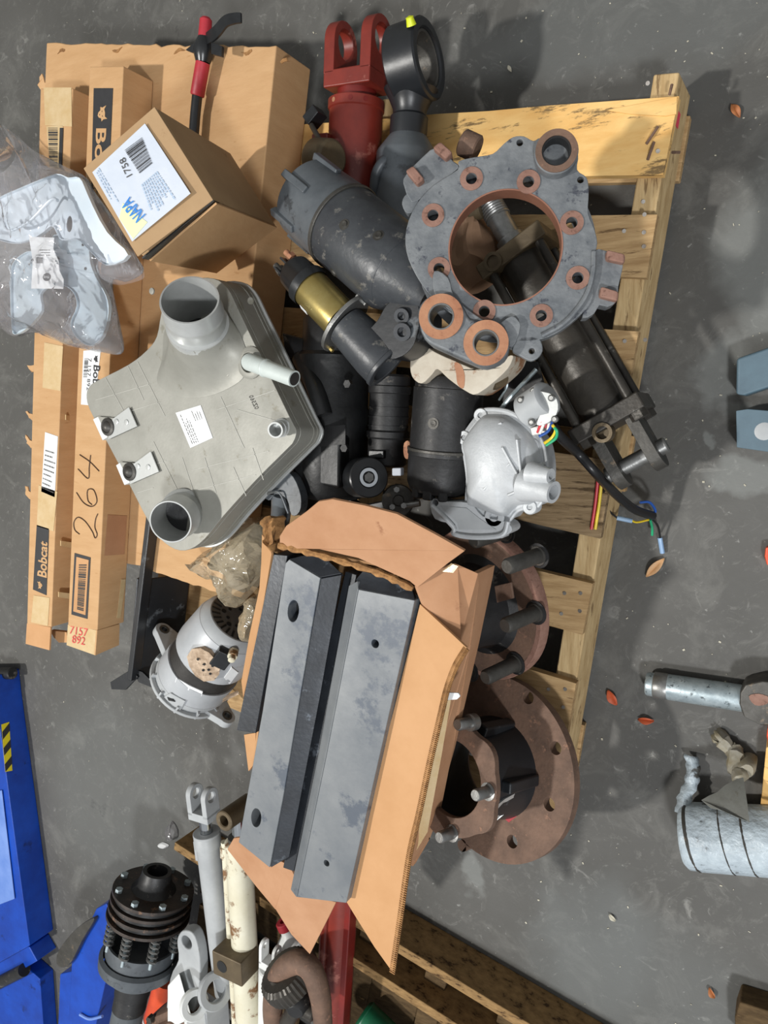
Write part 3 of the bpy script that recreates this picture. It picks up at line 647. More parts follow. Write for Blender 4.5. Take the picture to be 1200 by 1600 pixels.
for sd_, nm, prof in ((1, 'upper_film', [(1, .004)]+[(1-.045*k, .004+.082*(1-(1-min(1, k/7))**2)) for k in range(1, 21)]), (2, 'lower_film', [(1, .003), (.9, -.006), (.7, -.01), (.4, -.01), (.1, -.01)])):
    bm = mound(bmesh.new(), out, cen, prof, amp=.007 if sd_ == 1 else .003, ns=16, seed=sd_*7)
    if sd_ == 1:
        for v in bm.verts:
            v.co.z += .012*(1-abs(noise.noise(v.co*17)))**9+.006*(1-abs(noise.noise(v.co*34+Vector((3, 1, 0)))))**9
    add(nm, bm, 'clear_film', bag, smooth=50)
bm = mound(bmesh.new(), smooth_loop(PX([(170, 395), (205, 390), (224, 420), (222, 436), (190, 446), (165, 440), (158, 420)], .36), 4), V(192, 420, .36), [(1, 0), (.85, .018), (.5, .03), (.2, .032)], amp=.008, ns=40, seed=4)
add('folded_corner', bm, 'clear_film', bag, smooth=50)
# ------------------------------------------------------------------ charge-air cooler
ic = thing('charge_air_cooler', 'grey aluminium charge air cooler with two wide pipe necks', 'cooler', V(310, 660, .33))
Z3 = ZM(120, 400, 3.0); IZ = .415
top_px = Z3([(45, 650), (60, 610), (95, 585), (240, 510), (330, 440), (375, 375), (395, 270), (430, 170), (540, 110), (640, 105), (705, 150), (760, 260), (880, 510), (1000, 760), (1028, 820), (1015, 870), (985, 905), (840, 1050), (690, 1215), (600, 1325), (530, 1375), (460, 1375), (385, 1320), (330, 1235), (240, 1060), (140, 870), (60, 720)])
tp = smooth_loop(PX(top_px, IZ), 3)
add('core', prism(bmesh.new(), [p-UP*.012 for p in tp], UP*-.055), 'aluminium', ic, .002)
add('header_plate', prism(bmesh.new(), tp, UP*-.011), 'aluminium', ic, .003)
n = len(tp); cen = sum(tp, Vector())/n
for k in range(3, 6):                                                        # stacked plates show as lips round the core
    zz = IZ-.018-k*.010
    add('plate_lip', prism(bmesh.new(), [Vector((p.x, p.y, zz))+(p-cen).normalized()*.0012 for p in tp], UP*-.0045), 'aluminium', ic)
add('rim_flange', prism(bmesh.new(), [Vector((p.x, p.y, IZ-.066))+(p-cen).normalized()*.005 for p in tp], UP*-.005), 'aluminium_bright', ic, .001)
# raised rectangular brazing grid on the plate
gd = (V(453, 653, IZ)-V(370, 480, IZ)).normalized(); gp = Vector((-gd.y, gd.x, 0))
bm = bmesh.new()
def gl(p, q_, w_=.0006):
    a, b = V(*p, IZ), V(*q_, IZ); s = (b-a).cross(UP).normalized()*w_
    prism(bm, [a+s+UP*.0008, b+s+UP*.0008, b-s+UP*.0008, a-s+UP*.0008], UP*-.0008)
for p, q_ in (((150, 625), (235, 600)), ((165, 655), (250, 628)), ((165, 590), (195, 645)), ((200, 572), (225, 625)), ((215, 565), (258, 650)), ((345, 620), (382, 700)), ((370, 640), (440, 660)), ((365, 730), (385, 775)), ((395, 700), (412, 750)), ((300, 735), (420, 705)), ((310, 765), (400, 742)), ((285, 715), (305, 775)), ((320, 715), (338, 770)), ((210, 735), (260, 720)), ((240, 690), (290, 790)), ((340, 640), (430, 610)), ((215, 770), (240, 762))):
    gl(p, q_)
add('brazing_line', bm, 'weld_line', ic)
# large neck: flared base, tube, rolled rim
nb_ = V(316, 540, IZ); nt = V(296, 468, IZ+.085); nm_ = V(309, 508, IZ+.040)
a_ = (nt-nm_).normalized(); R = mpp(296, 468, .5)*47
dome = []
base_ol = smooth_loop(PX(Z3([(375, 585), (400, 480), (420, 330), (560, 230), (720, 300), (790, 430), (800, 520), (760, 590), (640, 650), (520, 665), (430, 640)]), IZ+.001), 4)
bm = bmesh.new(); rows = []
x_, y_, _ = frame(a_)
ncirc = len(base_ol)
cen_b = sum(base_ol, Vector())/ncirc
for t in (0, .15, .5, .8, 1.0):
    row = []
    for p in base_ol:
        d = (p-cen_b); ang = math.atan2(d.dot(y_), d.dot(x_)); tgt = nm_+(x_*math.cos(ang)+y_*math.sin(ang))*R*1.1
        s = t**.7; q_ = p.lerp(tgt, s); q_.z = p.z+(tgt.z-p.z)*(t**1.3); row.append(bm.verts.new(q_))
    rows.append(row)
for a, b in zip(rows, rows[1:]):
    for i in range(ncirc): bm.faces.new((a[i], a[(i+1) % ncirc], b[(i+1) % ncirc], b[i]))
add('neck_base', bm, 'aluminium', ic, smooth=60)
L_ = (nt-nm_).length
add('large_neck', lathe(bmesh.new(), nm_-a_*.01, a_, [(-.03, R*.93), (0, R*1.1), (.012, R*1.1), (.014, R), (L_*.55, R), (L_*.6, R*1.03), (L_*.7, R*1.03), (L_*.75, R), (L_+.008, R*1.0), (L_+.010, R*.985), (L_+.010, R*.93), (0, R*.92), (-.035, R*.92), (-.035, 0)], 48), 'aluminium_bright', ic)
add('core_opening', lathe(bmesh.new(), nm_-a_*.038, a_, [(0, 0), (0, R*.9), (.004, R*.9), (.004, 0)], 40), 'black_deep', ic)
lb, lt = V(289, 800, IZ), V(267, 815, IZ+.062); al = (lt-lb).normalized(); R2 = mpp(267, 815, .47)*34; L2 = (lt-lb).length
add('small_neck', lathe(bmesh.new(), lb, al, [(-.004, R2*1.16), (.004, R2*1.16), (.008, R2*1.03), (L2*.35, R2), (L2*.4, R2*1.04), (L2*.5, R2*1.04), (L2*.55, R2), (L2, R2), (L2+.002, R2*.98), (L2+.002, R2*.92), (.002, R2*.91), (.002, 0)], 44), 'aluminium_bright', ic)
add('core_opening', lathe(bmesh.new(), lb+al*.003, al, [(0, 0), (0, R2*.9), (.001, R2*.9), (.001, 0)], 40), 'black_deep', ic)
# hose tail and small vent
h0, h1, h2 = V(391, 566, IZ+.012), V(404, 571, IZ+.022), V(460, 592, IZ+.028); rt = mpp(420, 580, .43)*13
tube_ = add('hose_tail', sweep(bmesh.new(), [h0-UP*.015, h0, h1, h1.lerp(h2, .5), h2], [rt*1.05, rt*1.1, rt*1.05, rt, rt*.98], 20), 'white_plastic', ic)
hd = (h2-h1).normalized()
add('bead', lathe(bmesh.new(), h1+hd*.012, hd, [(0, rt), (.002, rt*1.13), (.005, rt*1.13), (.007, rt)], 24), 'white_plastic', tube_)
add('bore', cyl(bmesh.new(), h2-hd*.001, h2+hd*.0008, rt*.78), 'grille', tube_)
add('tube_seat', lathe(bmesh.new(), V(392, 567, IZ), UP, [(-.002, .026), (.003, .026), (.006, .021), (.006, .016), (0, .016)], 28), 'aluminium', ic)
v0, v1 = V(441, 668, IZ), V(430, 672, IZ+.03)
add('vent_tube', lathe(bmesh.new(), v0, v1-v0, [(-.003, .015), (.003, .015), (.005, .0125), (.014, .0125), (.015, .0138), (.019, .0138), (.02, .0125), ((v1-v0).length, .0125), ((v1-v0).length, .010), (.004, .0098), (.004, 0)], 28), 'aluminium_bright', ic)
# two mounting brackets
for k, qd in enumerate(([(175, 655), (201, 636), (214, 666), (168, 687)], [(208, 725), (235, 705), (248, 737), (202, 757)])):
    q = PX(qd, IZ+.006)
    br = add('bracket', prism(bmesh.new(), q, .0025), 'aluminium_bright', ic, .0008)
    tb = PX([(145, 655), (153, 651), (168, 683), (160, 688)] if k == 0 else [(181, 727), (187, 723), (203, 754), (194, 758)], IZ+.006)
    add('bracket_tab', hull8(bmesh.new(), tb, [p-UP*.018 for p in tb]), 'white_paint', br, .0008)
    lk = PX([(153, 651), (178, 653), (180, 680), (168, 684)] if k == 0 else [(187, 722), (212, 724), (214, 750), (203, 755)], IZ+.0055)
    add('bracket_web', prism(bmesh.new(), lk, .003), 'aluminium', br)
    c = V(170, 667, IZ+.004) if k == 0 else V(204, 737, IZ+.004)
    add('rubber_dome', lathe(bmesh.new(), c, UP, [(0, .017), (.004, .0165), (.006, .012), (.004, .0105), (.009, .007), (.011, 0)], 24), 'steel_dark', br)
    for u, v in ((.30, .30), (.72, .60)):
        add('rivet', lathe(bmesh.new(), lerp4(q, u, v), UP, [(0, .005), (.0015, .005), (.002, .0035), (.001, 0)], 16), 'aluminium_bright', br)
lq = [(275, 645), (314, 633), (333, 684), (298, 700)]
decal('part_label', PX(lq, IZ), 'paper', ic)
lines('label_print', PX([(300, 694), (280, 646), (292, 642), (312, 690)], IZ), 'print_dark', ic, 4, .3)
lines('label_print', PX([(305, 658), (298, 642), (312, 637), (318, 654)], IZ), 'print_dark', ic, 4, .3)
text('stamped_number', '0Z560', PX([(399, 640), (389, 619), (395, 617), (405, 638)], IZ), 'print_dark', ic, off=.0008)
for x, y in ((355, 583), (238, 455), (392, 470)):
    add('weld_stud', lathe(bmesh.new(), V(x, y, IZ+(.004 if x == 355 else 0)), UP, [(0, .006), (.002, .0055), (.003, 0)], 16), 'aluminium', ic)
# ------------------------------------------------------------------ red hydraulic cylinder, upper end
red = thing('red_cylinder', 'red hydraulic cylinder with a forked clevis end beside the black eye cylinder', 'hydraulic cylinder', V(556, 240, .25))
A = V(557, 163, .192); Bv = V(546, 420, .18); ax = (A-Bv).normalized(); rb = .048
xs, ys, _ = frame(ax)                       # xs sideways, ys up
if xs.x < 0: xs = -xs
add('barrel', lathe(bmesh.new(), A, -ax, [(0, 0), (0, rb-.002), (.002, rb), (.012, rb), (.013, rb-.001), (.24, rb-.001), (.24, 0)], 40), 'red_paint', red)
add('gland_ring', ring(bmesh.new(), A-ax*.012, A+ax*.004, rb+.0015, rb*.7, 40, .001), 'red_paint', red)
add('rod', cyl(bmesh.new(), A, A+ax*.03, .034, seg=32), 'red_dark', red)
for an in (70, 110, 40):
    t = math.radians(an); add('gland_screw', lathe(bmesh.new(), A-ax*.004+(xs*math.cos(t)+ys*math.sin(t))*rb, xs*math.cos(t)+ys*math.sin(t), [(0, 0), (0, .004), (.002, .004), (.002, 0)], 12), 'red_dark' if an != 110 else 'rust_orange', red)
cb = A+ax*.022; hw = .047
cl_ = add('clevis', obox(bmesh.new(), cb+ax*.012, xs, ax, ys, hw*2, .028, .074), 'red_paint', red, .003)
for s in (-1, 1):
    pc = cb+ax*.10+xs*s*(hw-.0105); th = .021
    prof_ = [cb+ax*.026+ys*.033, cb+ax*.026-ys*.033]
    arc = [ax*.074+(-ys*math.cos(t)+ax*math.sin(t))*.037 for t in [math.pi*i/14 for i in range(15)]]
    o3 = [cb+p+xs*(s*(hw-.0105)-th/2) for p in [ax*.02+ys*.037, ax*.02-ys*.037]+arc]
    hole = [cb+ax*.074+xs*(s*(hw-.0105)-th/2)+(ax*math.cos(t)+ys*math.sin(t))*.024 for t in [2*math.pi*i/24 for i in range(24)]]
    add('clevis_lug', prism(bmesh.new(), o3, xs*th, [hole]), 'red_paint', cl_, .0015)
pb = V(520, 228, .335)
port = add('port_block', obox(bmesh.new(), A-ax*.085+ys*.030-xs*.038, xs, ax, ys, .033, .055, .05), 'red_paint', red, .002)
add('port_plug', lathe(bmesh.new(), A-ax*.085+ys*.055-xs*.038, ys, [(0, 0), (0, .011), (.001, .011), (.001, .006), (.003, .005), (.003, 0)], 20), 'red_dark', port)
add('plug_tip', lathe(bmesh.new(), A-ax*.085+ys*.0575-xs*.038, ys, [(0, .0035), (.002, .003), (.003, 0)], 12), 'off_white_paint', port)
add('feed_tube', sweep(bmesh.new(), [A-ax*.068+ys*.042-xs*.008, A-ax*.12+ys*.047-xs*.006, A-ax*.23+ys*.047-xs*.006], .008, 14), 'red_paint', red)
# ------------------------------------------------------------------ black cylinder with eye
blk = thing('eye_cylinder', 'black and slate hydraulic cylinder with a large rod eye and yellow grease cap', 'hydraulic cylinder', V(640, 260, .25))
ec = V(647, 99, .195); A = V(638, 208, .188); Bv = V(624, 420, .18); ax = (A-Bv).normalized()
ea = Vector((1, .06, 0)).normalized()
add('rod_eye', ring(bmesh.new(), ec-ea*.029, ec+ea*.029, .062, .044, 56, .003), 'black_paint', blk)
add('eye_bush', ring(bmesh.new(), ec-ea*.025, ec+ea*.025, .0445, .039, 48, .001), 'steel_dark', blk)
add('eye_neck', lathe(bmesh.new(), A, ax, [(-.01, .031), (.0, .032), (.024, .032), (.028, .028), (.036, .029), (.05, .036), (.066, .046)], 32), 'black_paint', blk)
add('barrel', lathe(bmesh.new(), A-ax*.004, -ax, [(0, 0), (0, .031), (.004, .034), (.025, .050), (.03, .052), (.26, .052), (.26, 0)], 40), 'slate_paint', blk)
e0 = V(607, 260, .345)
add('port_elbow', sweep(bmesh.new(), spline([V(612, 252, .215), V(600, 252, .232), V(588, 272, .232), V(586, 300, .22), V(592, 330, .19)], 6), .009, 14), 'slate_paint', blk)
add('elbow_boss', lathe(bmesh.new(), V(615, 256, .20), UP, [(0, .014), (.018, .013), (.02, .010), (.02, 0)], 20), 'slate_paint', blk)
add('grease_cap', lathe(bmesh.new(), V(643, 40, .25), Vector((0, .8, .6)), [(0, .008), (.010, .006), (.012, .0065), (.014, 0)], 16), 'yellow_green', blk)
# ------------------------------------------------------------------ small brown bracket by the red cylinder
brk = thing('rod_bracket', 'small brown steel bracket with a thin rod beside the red cylinder', 'bracket', V(505, 260, .135))
c = V(508, 255, .27)
add('cup', lathe(bmesh.new(), V(493, 250, .27), Vector((.8, -.15, .25)), [(0, 0), (0, .030), (.008, .034), (.045, .030), (.048, .026), (.048, 0)], 28), 'brown_steel', brk, .001)
add('chrome_band', lathe(bmesh.new(), V(489, 248, .27), Vector((.8, -.15, .25)), [(0, .02), (.006, .028), (.012, .028), (.014, .02)], 28), 'chrome', brk)
add('thin_rod', sweep(bmesh.new(), [V(503, 225, .285), V(487, 196, .25)], .0045, 12), 'steel_dark', brk)
add('black_block', obox(bmesh.new(), V(492, 183, .23), Vector((.8, .6, 0)), Vector((-.6, .8, 0)), UP, .028, .02, .03), 'black_plastic', brk, .002)
add('mount_plate', prism(bmesh.new(), PX([(478, 268), (505, 275), (512, 300), (480, 305)], .24), .01), 'steel_dark', brk, .002)
# ------------------------------------------------------------------ starter motor
st = thing('starter_motor', 'large slate grey starter motor with a gold solenoid lying on the heap', 'starter motor', V(550, 400, .24))
a0, a1 = V(480, 308, .33), V(632, 432, .365); ax = (a1-a0).normalized(); r = .066
sx, sy, _ = frame(ax)
s_seam = (V(540, 359, .34)-a0).dot(ax)
add('field_body', lathe(bmesh.new(), a0, ax, [(s_seam, 0), (s_seam, r), (s_seam+.13, r), (s_seam+.145, r*.9), (s_seam+.15, 0)], 44), 'starter_paint', st, .001)
cap = add('end_cap', lathe(bmesh.new(), a0, ax, [(-.012, 0), (-.012, r*.45), (-.004, r*.5), (0, r*.86), (.008, r*.97), (s_seam-.004, r*1.02), (s_seam, r*1.02), (s_seam, 0)], 44), 'slate_paint', st, .001)
add('seam_band', ring(bmesh.new(), a0+ax*(s_seam-.003), a0+ax*(s_seam+.004), r*1.045, r*.9, 44, .001), 'steel_dark', st)
for an in (20, 75, 130, 185, 250):
    t = math.radians(an); d = sx*math.cos(t)+sy*math.sin(t)
    add('cap_rib', obox(bmesh.new(), a0+ax*.028+d*(r*.98), ax, d.cross(ax), d, .06, .012, .012), 'slate_paint', cap, .002)
for f, an in ((.055, 78), (.115, 62), (.055, 150)):
    t = math.radians(an); d = sx*math.cos(t)+sy*math.sin(t)
    add('body_screw', lathe(bmesh.new(), a0+ax*(s_seam+f)+d*(r-.001), d, [(0, .0085), (.001, .0085), (.001, .006), (.003, .005), (.003, .0025), (.0015, 0)], 18), 'steel_dark', st)
hs = add('drive_housing', lathe(bmesh.new(), a0+ax*(s_seam+.14), ax, [(0, 0), (0, r*.92), (.02, r*.8), (.05, r*.6), (.075, r*.42), (.078, 0)], 36), 'starter_paint', st)
add('mount_ear', prism(bmesh.new(), smooth_loop(PX([(618, 420), (632, 412), (642, 425), (645, 448), (630, 450), (620, 438)], .40), 3), .01, [circ(V(630, 429, .40), UP, .004, 14)]), 'cast_grey', st, .001)
# solenoid beside the body
b0, b1 = V(484, 449, .385), V(534, 501, .385); bx = (b1-b0).normalized(); LL = (b1-b0).length; rs = mpp(510, 475, .385)*31
sol = add('solenoid', lathe(bmesh.new(), b0, bx, [(0, 0), (0, rs*.98), (.003, rs), (LL-.003, rs), (LL, rs*.98), (LL, 0)], 40), 'gold', st)
capb = add('solenoid_cap', lathe(bmesh.new(), b0, -bx, [(-.004, rs*1.06), (.006, rs*1.1), (.010, rs*1.1), (.014, rs*.98), (.040, rs*.9), (.046, rs*.75), (.046, 0)], 36), 'black_plastic', st)
tx, ty, _ = frame(bx)
for dx, dy, mt in ((.014, .006, 'rust_orange'), (-.012, .010, 'steel_dark'), (.0, -.014, 'rust_orange')):
    pp = b0-bx*.046+tx*dx+ty*dy
    t_ = add('terminal', cyl(bmesh.new(), pp, pp-bx*.022, .005, seg=12), mt, capb)
    add('terminal_nut', cyl(bmesh.new(), pp-bx*.004, pp-bx*.012, .0085, seg=6), mt, t_)
for dx in (-.012, .006):
    add('cap_fin', obox(bmesh.new(), b0-bx*.045+tx*dx+ty*.012, bx, tx, ty, .03, .003, .02), 'black_plastic', capb)
decal('plate_sticker', [b0+bx*.016+(tx*math.cos(t)+ty*math.sin(t))*(rs+.0006) for t in (2.75,)]+[b0+bx*.032+(tx*math.cos(2.75)+ty*math.sin(2.75))*(rs+.0006), b0+bx*.032+(tx*math.cos(2.45)+ty*math.sin(2.45))*(rs+.0006), b0+bx*.016+(tx*math.cos(2.45)+ty*math.sin(2.45))*(rs+.0006)], 'paper', sol)
# flange plate with two bolts, lower nose housing
fp = b1+bx*.004
side = (V(568, 469, .385)-V(504, 548, .385)).normalized(); side = (side-bx*side.dot(bx)).normalized(); up2 = bx.cross(side)
hl = (V(568, 469, .385)-V(504, 548, .385)).length/2
outl = [fp+side*(hl*math.cos(t))*1.0+up2*((rs*1.12)*math.sin(t)) for t in [2*math.pi*i/28 for i in range(28)]]
fl_ = add('solenoid_flange', prism(bmesh.new(), outl, bx*.007), 'steel', st, .0008)
for s in (-1, 1):
    pp = fp+side*hl*.86*s
    add('flange_bolt', lathe(bmesh.new(), pp-bx*.006, bx, [(0, 0), (0, .006), (.006, .006), (.006, .0035), (.02, .0035), (.02, 0)], 6), 'gold' if s < 0 else 'steel', fl_)
n1 = fp+bx*.007; n2 = V(606, 572, .37); nx_ = (n2-n1).normalized(); LN = (n2-n1).length
add('nose_housing', lathe(bmesh.new(), n1, nx_, [(0, 0), (0, rs*1.06), (LN*.3, rs*1.14), (LN*.7, rs*1.26), (LN-.003, rs*1.28), (LN, rs*1.24), (LN, rs*.95), (LN-.03, rs*.9), (LN-.03, 0)], 36), 'starter_paint', st)
wb = [n1+nx_*.02, n1+nx_*.07, a0+ax*(s_seam+.195), a0+ax*(s_seam+.14)]
add('bridge_casting', prism(bmesh.new(), smooth_loop(PX([(575, 522), (590, 500), (604, 476), (622, 464), (646, 462), (656, 490), (652, 520), (642, 545), (620, 560), (596, 556)], .398), 3), .075), 'black_paint', st, .014, seg=4)
for x, y, rr in ((627, 494, .011), (628, 519, .013)):
    add('threaded_boss', lathe(bmesh.new(), V(x, y, .405), Vector((.2, -.3, .9)), [(-.03, rr), (0, rr), (0, rr*.55), (-.008, rr*.5), (-.008, 0)], 18), 'starter_paint', st)
add('boss_collar', ring(bmesh.new(), n2-nx_*.006, n2+nx_*.001, rs*1.33, rs*.98, 36, .001), 'starter_paint', st)
# ------------------------------------------------------------------ big ring casting
Z7 = ZM(600, 190, 3.0)
rg = thing('ring_casting', 'grey cast steel ring flange with rusty bolt seats and two bored bosses', 'casting', V(790, 400, .33))
on = Vector((.34, .02, .93)).normalized(); oo = V(785, 387, .43)
def RP(pts, h=0.0): return [onplane(x, y, oo+on*h, on) for x, y in Z7(pts)]
def rp(x, y, h=0.0): return RP([(x, y)], h)[0]
bore_c = rp(567, 592); bore_r = (rp(832, 592)-rp(300, 592)).length/2
mm = (rp(600, 592)-rp(500, 592)).length/100
bolts_ = [(410, 268), (677, 283), (880, 475), (908, 733), (737, 910), (470, 890), (258, 690), (230, 440)]
outer = RP([(350, 185), (430, 165), (510, 150), (560, 105), (605, 72), (655, 68), (700, 90), (740, 75), (860, 90), (910, 150), (905, 225), (950, 262), (960, 330), (957, 430), (985, 500), (1000, 570), (985, 640), (985, 760), (970, 850), (900, 925), (820, 985), (740, 1020), (640, 1030), (540, 1010), (420, 960), (330, 910), (230, 830), (150, 720), (105, 610), (105, 500), (150, 390), (230, 300), (345, 225)])
outer = smooth_loop(outer, 3)
bore = circ(bore_c, on, bore_r, 56)
hl_ = [circ(rp(x, y), on, 26*mm, 20) for x, y in bolts_]+[circ(rp(x, y), on, 15*mm, 14) for x, y in ((637, 98), (922, 272))]
add('flange', prism(bmesh.new(), outer, on*-.026, [bore]+hl_), 'cast_grey', rg, .003)
add('bore_face', ring(bmesh.new(), bore_c-on*.032, bore_c+on*.0008, bore_r*1.01, bore_r*.985, 64), 'rust_bore', rg)
add('back_rim', lathe(bmesh.new(), bore_c-on*.06, on, [(0, bore_r*1.55), (.004, bore_r*1.58), (.034, bore_r*1.62), (.036, bore_r*1.35), (.0, bore_r*1.35), (0, bore_r*1.55)], 60), 'cast_grey', rg)
for x, y in bolts_:
    c = rp(x, y); add('bolt_seat', ring(bmesh.new(), c-on*.001, c+on*.0016, 54*mm, 26.5*mm, 32), 'rust', rg)
bc = rp(803, 168)
bs = add('round_boss', ring(bmesh.new(), bc-on*.03, bc+on*.022, 98*mm, 62*mm, 40, .003), 'cast_grey', rg)
add('boss_face', ring(bmesh.new(), bc+on*.0215, bc+on*.0235, 94*mm, 66*mm, 40), 'rust_dark', bs)
add('boss_bore', ring(bmesh.new(), bc-on*.03, bc+on*.021, 66*mm, 58*mm, 40), 'black_grime', bs)
# lower arm with two bored bosses
arm = smooth_loop(RP([(160, 905), (180, 845), (235, 808), (310, 815), (365, 860), (405, 925), (470, 932), (540, 965), (588, 1035), (565, 1110), (480, 1150), (400, 1125), (290, 1075), (190, 1020)], .016), 3)
b1_, b2_ = rp(268, 915, .016), rp(478, 1038, .016)
am = add('boss_arm', prism(bmesh.new(), arm, on*-.055, [circ(b1_, on, 60*mm, 28), circ(b2_, on, 60*mm, 28)]), 'cast_grey', rg, .004)
for c in (b1_, b2_):
    add('arm_boss_face', ring(bmesh.new(), c-on*.002, c+on*.003, 106*mm, 62*mm, 40), 'rust_orange', am)
    add('arm_bush', ring(bmesh.new(), c-on*.050, c+on*.0035, 64*mm, 54*mm, 40, .0008), 'steel', am)
add('arm_web', prism(bmesh.new(), smooth_loop(RP([(235, 700), (300, 730), (330, 820), (420, 900), (520, 950), (600, 910), (640, 960), (600, 1060), (540, 1010), (420, 950), (300, 880), (235, 800)], .009), 3), on*-.03), 'cast_grey', rg, .004)
# two padded arms
for pts, pads in (([(250, 118), (325, 185), (352, 215), (270, 285), (190, 345), (130, 380), (90, 290), (105, 245), (180, 165)], (((226, 120), (262, 90), (322, 142), (290, 176)), ((98, 228), (136, 203), (190, 268), (154, 296)))),
                  ([(980, 605), (1040, 605), (1110, 650), (1118, 690), (1098, 775), (1092, 840), (1050, 868), (1010, 860), (985, 900), (930, 920), (950, 820), (965, 700)], (((1045, 598), (1132, 620), (1130, 664), (1042, 645)), ((1018, 770), (1102, 796), (1098, 842), (1010, 820))))):
    ar = add('pad_arm', prism(bmesh.new(), smooth_loop(RP(pts, -.003), 2), on*-.03), 'cast_grey', rg, .004)
    for pd in pads: add('rust_pad', prism(bmesh.new(), RP(pd, .010), on*-.034), 'rust', ar, .003)
add('tab_ear', prism(bmesh.new(), smooth_loop(RP([(600, 1070), (640, 1010), (720, 1010), (745, 1060), (730, 1100), (690, 1122), (640, 1100)], .0), 3), on*-.014, [circ(rp(693, 1075), on, 13*mm, 14)]), 'cast_grey', rg, .003)
add('tab_ear', prism(bmesh.new(), smooth_loop(RP([(95, 350), (130, 330), (160, 360), (150, 410), (110, 430), (85, 390)], -.004), 3), on*-.02), 'cast_grey', rg, .003)
p = [onplane(*q_, oo+on*.002, on) for q_ in Z7([(985, 610), (978, 720), (940, 830), (850, 940), (740, 1005)])]
add('rim_ridge', sweep(bmesh.new(), spline(p, 6), .0035, 8), 'cast_grey', rg)
add('back_lug', cyl(bmesh.new(), rp(365, 95, -.03), rp(440, 130, -.028), .017, seg=20, ch=.002), 'rust_dark', rg)
# ------------------------------------------------------------------ white rusty casting under the ring
wc = thing('white_casting', 'off white rust-streaked casting jammed under the grey ring casting', 'casting', V(710, 580, .27))
bm = prism(bmesh.new(), smooth_loop(PX(Z7([(150, 1030), (240, 1080), (330, 1120), (450, 1160), (590, 1095), (600, 1120), (560, 1180), (440, 1275), (380, 1262), (300, 1205), (250, 1160), (225, 1185), (175, 1228), (130, 1195), (122, 1120)]), .345), 3), .06)
add('body', bm, 'casting_white', wc, .005)
add('rust_streak', prism(bmesh.new(), smooth_loop(PX(Z7([(330, 1130), (360, 1140), (378, 1190), (372, 1250), (345, 1232), (338, 1180)]), .3456), 3), .001), 'rust_orange', wc)
add('pipe_stub', cyl(bmesh.new(), V(772, 596, .31), V(782, 590, .325), .013, seg=20), 'brown_steel', wc)
# ------------------------------------------------------------------ tie-rod cylinder
tr = thing('tie_rod_cylinder', 'oily black tie-rod hydraulic cylinder with clevis, partly under the ring casting', 'hydraulic cylinder', V(900, 560, .131))
zc = .182; h0 = V(812, 400, zc); h1 = V(956, 655, zc); ax = (h1-h0).normalized(); LL = (h1-h0).length; sd2 = ax.cross(UP).normalized()
if sd2.x < 0: sd2 = -sd2
add('barrel', cyl(bmesh.new(), h0, h1, .042, seg=40), 'oily_steel', tr)
for s in (-1, 1):
    for zz in (-1, 1):
        p = h0+sd2*.043*s+UP*.036*zz
        t_ = add('tie_rod', cyl(bmesh.new(), p, p+ax*(LL+.012), .0075, seg=14), 'oily_steel', tr)
        add('tie_nut', cyl(bmesh.new(), p+ax*(LL+.01), p+ax*(LL+.024), .013, seg=6), 'oily_steel', t_)
for nm, c in (('head_plate', h0), ('cap_plate', h1)):
    pl = add(nm, obox(bmesh.new(), c, ax, sd2, UP, .026, .118, .098), 'oily_steel' if nm == 'cap_plate' else 'brown_steel', tr, .003)
    pp = c+UP*.049-sd2*(.012 if nm == 'cap_plate' else .03)+ax*(.016 if nm == 'cap_plate' else 0)
    add('port_boss', lathe(bmesh.new(), pp, UP, [(-.02, .015), (.004, .015), (.004, .010), (-.01, .009), (-.01, 0)], 24), 'brown_steel', pl)
for s in (-1, 1):
    c = h1+ax*.012+sd2*.030*s
    o2 = [c+ax*.0+UP*.030, c-UP*.030]+[c+ax*.062+(-UP*math.cos(t)+ax*math.sin(t))*.030 for t in [math.pi*i/12 for i in range(13)]]
    o2 = [o2[0], o2[1]]+o2[2:]
    add('clevis_ear', prism(bmesh.new(), [p-sd2*.009 for p in o2], sd2*.018), 'steel_dark', tr, .002)
pc = h1+ax*.074
add('clevis_pin', cyl(bmesh.new(), pc-sd2*.05, pc+sd2*.052, .0125, seg=24, ch=.002), 'steel', tr)
rd = add('rod', lathe(bmesh.new(), h0-ax*.013, -ax, [(0, 0), (0, .024), (.02, .024), (.021, .019), (.06, .019), (.06, .021)]+[(.06+.0022*i, .021 if i % 2 else .0195) for i in range(1, 22)]+[(.108, .017), (.13, .017), (.13, 0)], 28), 'steel', tr)
add('rod_fitting', cyl(bmesh.new(), V(752, 326, .2), V(733, 332, .2), .016, seg=20, ch=.003), 'brown_steel', tr)
# ------------------------------------------------------------------ brown paper seen through the ring
kp = smooth_loop(PX([(690, 330), (730, 315), (752, 345), (772, 380), (768, 415), (740, 440), (705, 450), (685, 400)], .20), 5)
bm = mound(bmesh.new(), kp, V(728, 385, .20), [(1, -.065), (.95, -.02), (.8, .0), (.6, .015), (.4, .02), (.2, .02)], amp=.016, ns=26, seed=2)
tag(add('packing_paper', bm, 'kraft_paper', smooth=15), 'crumpled brown packing paper under the ring casting', 'paper')
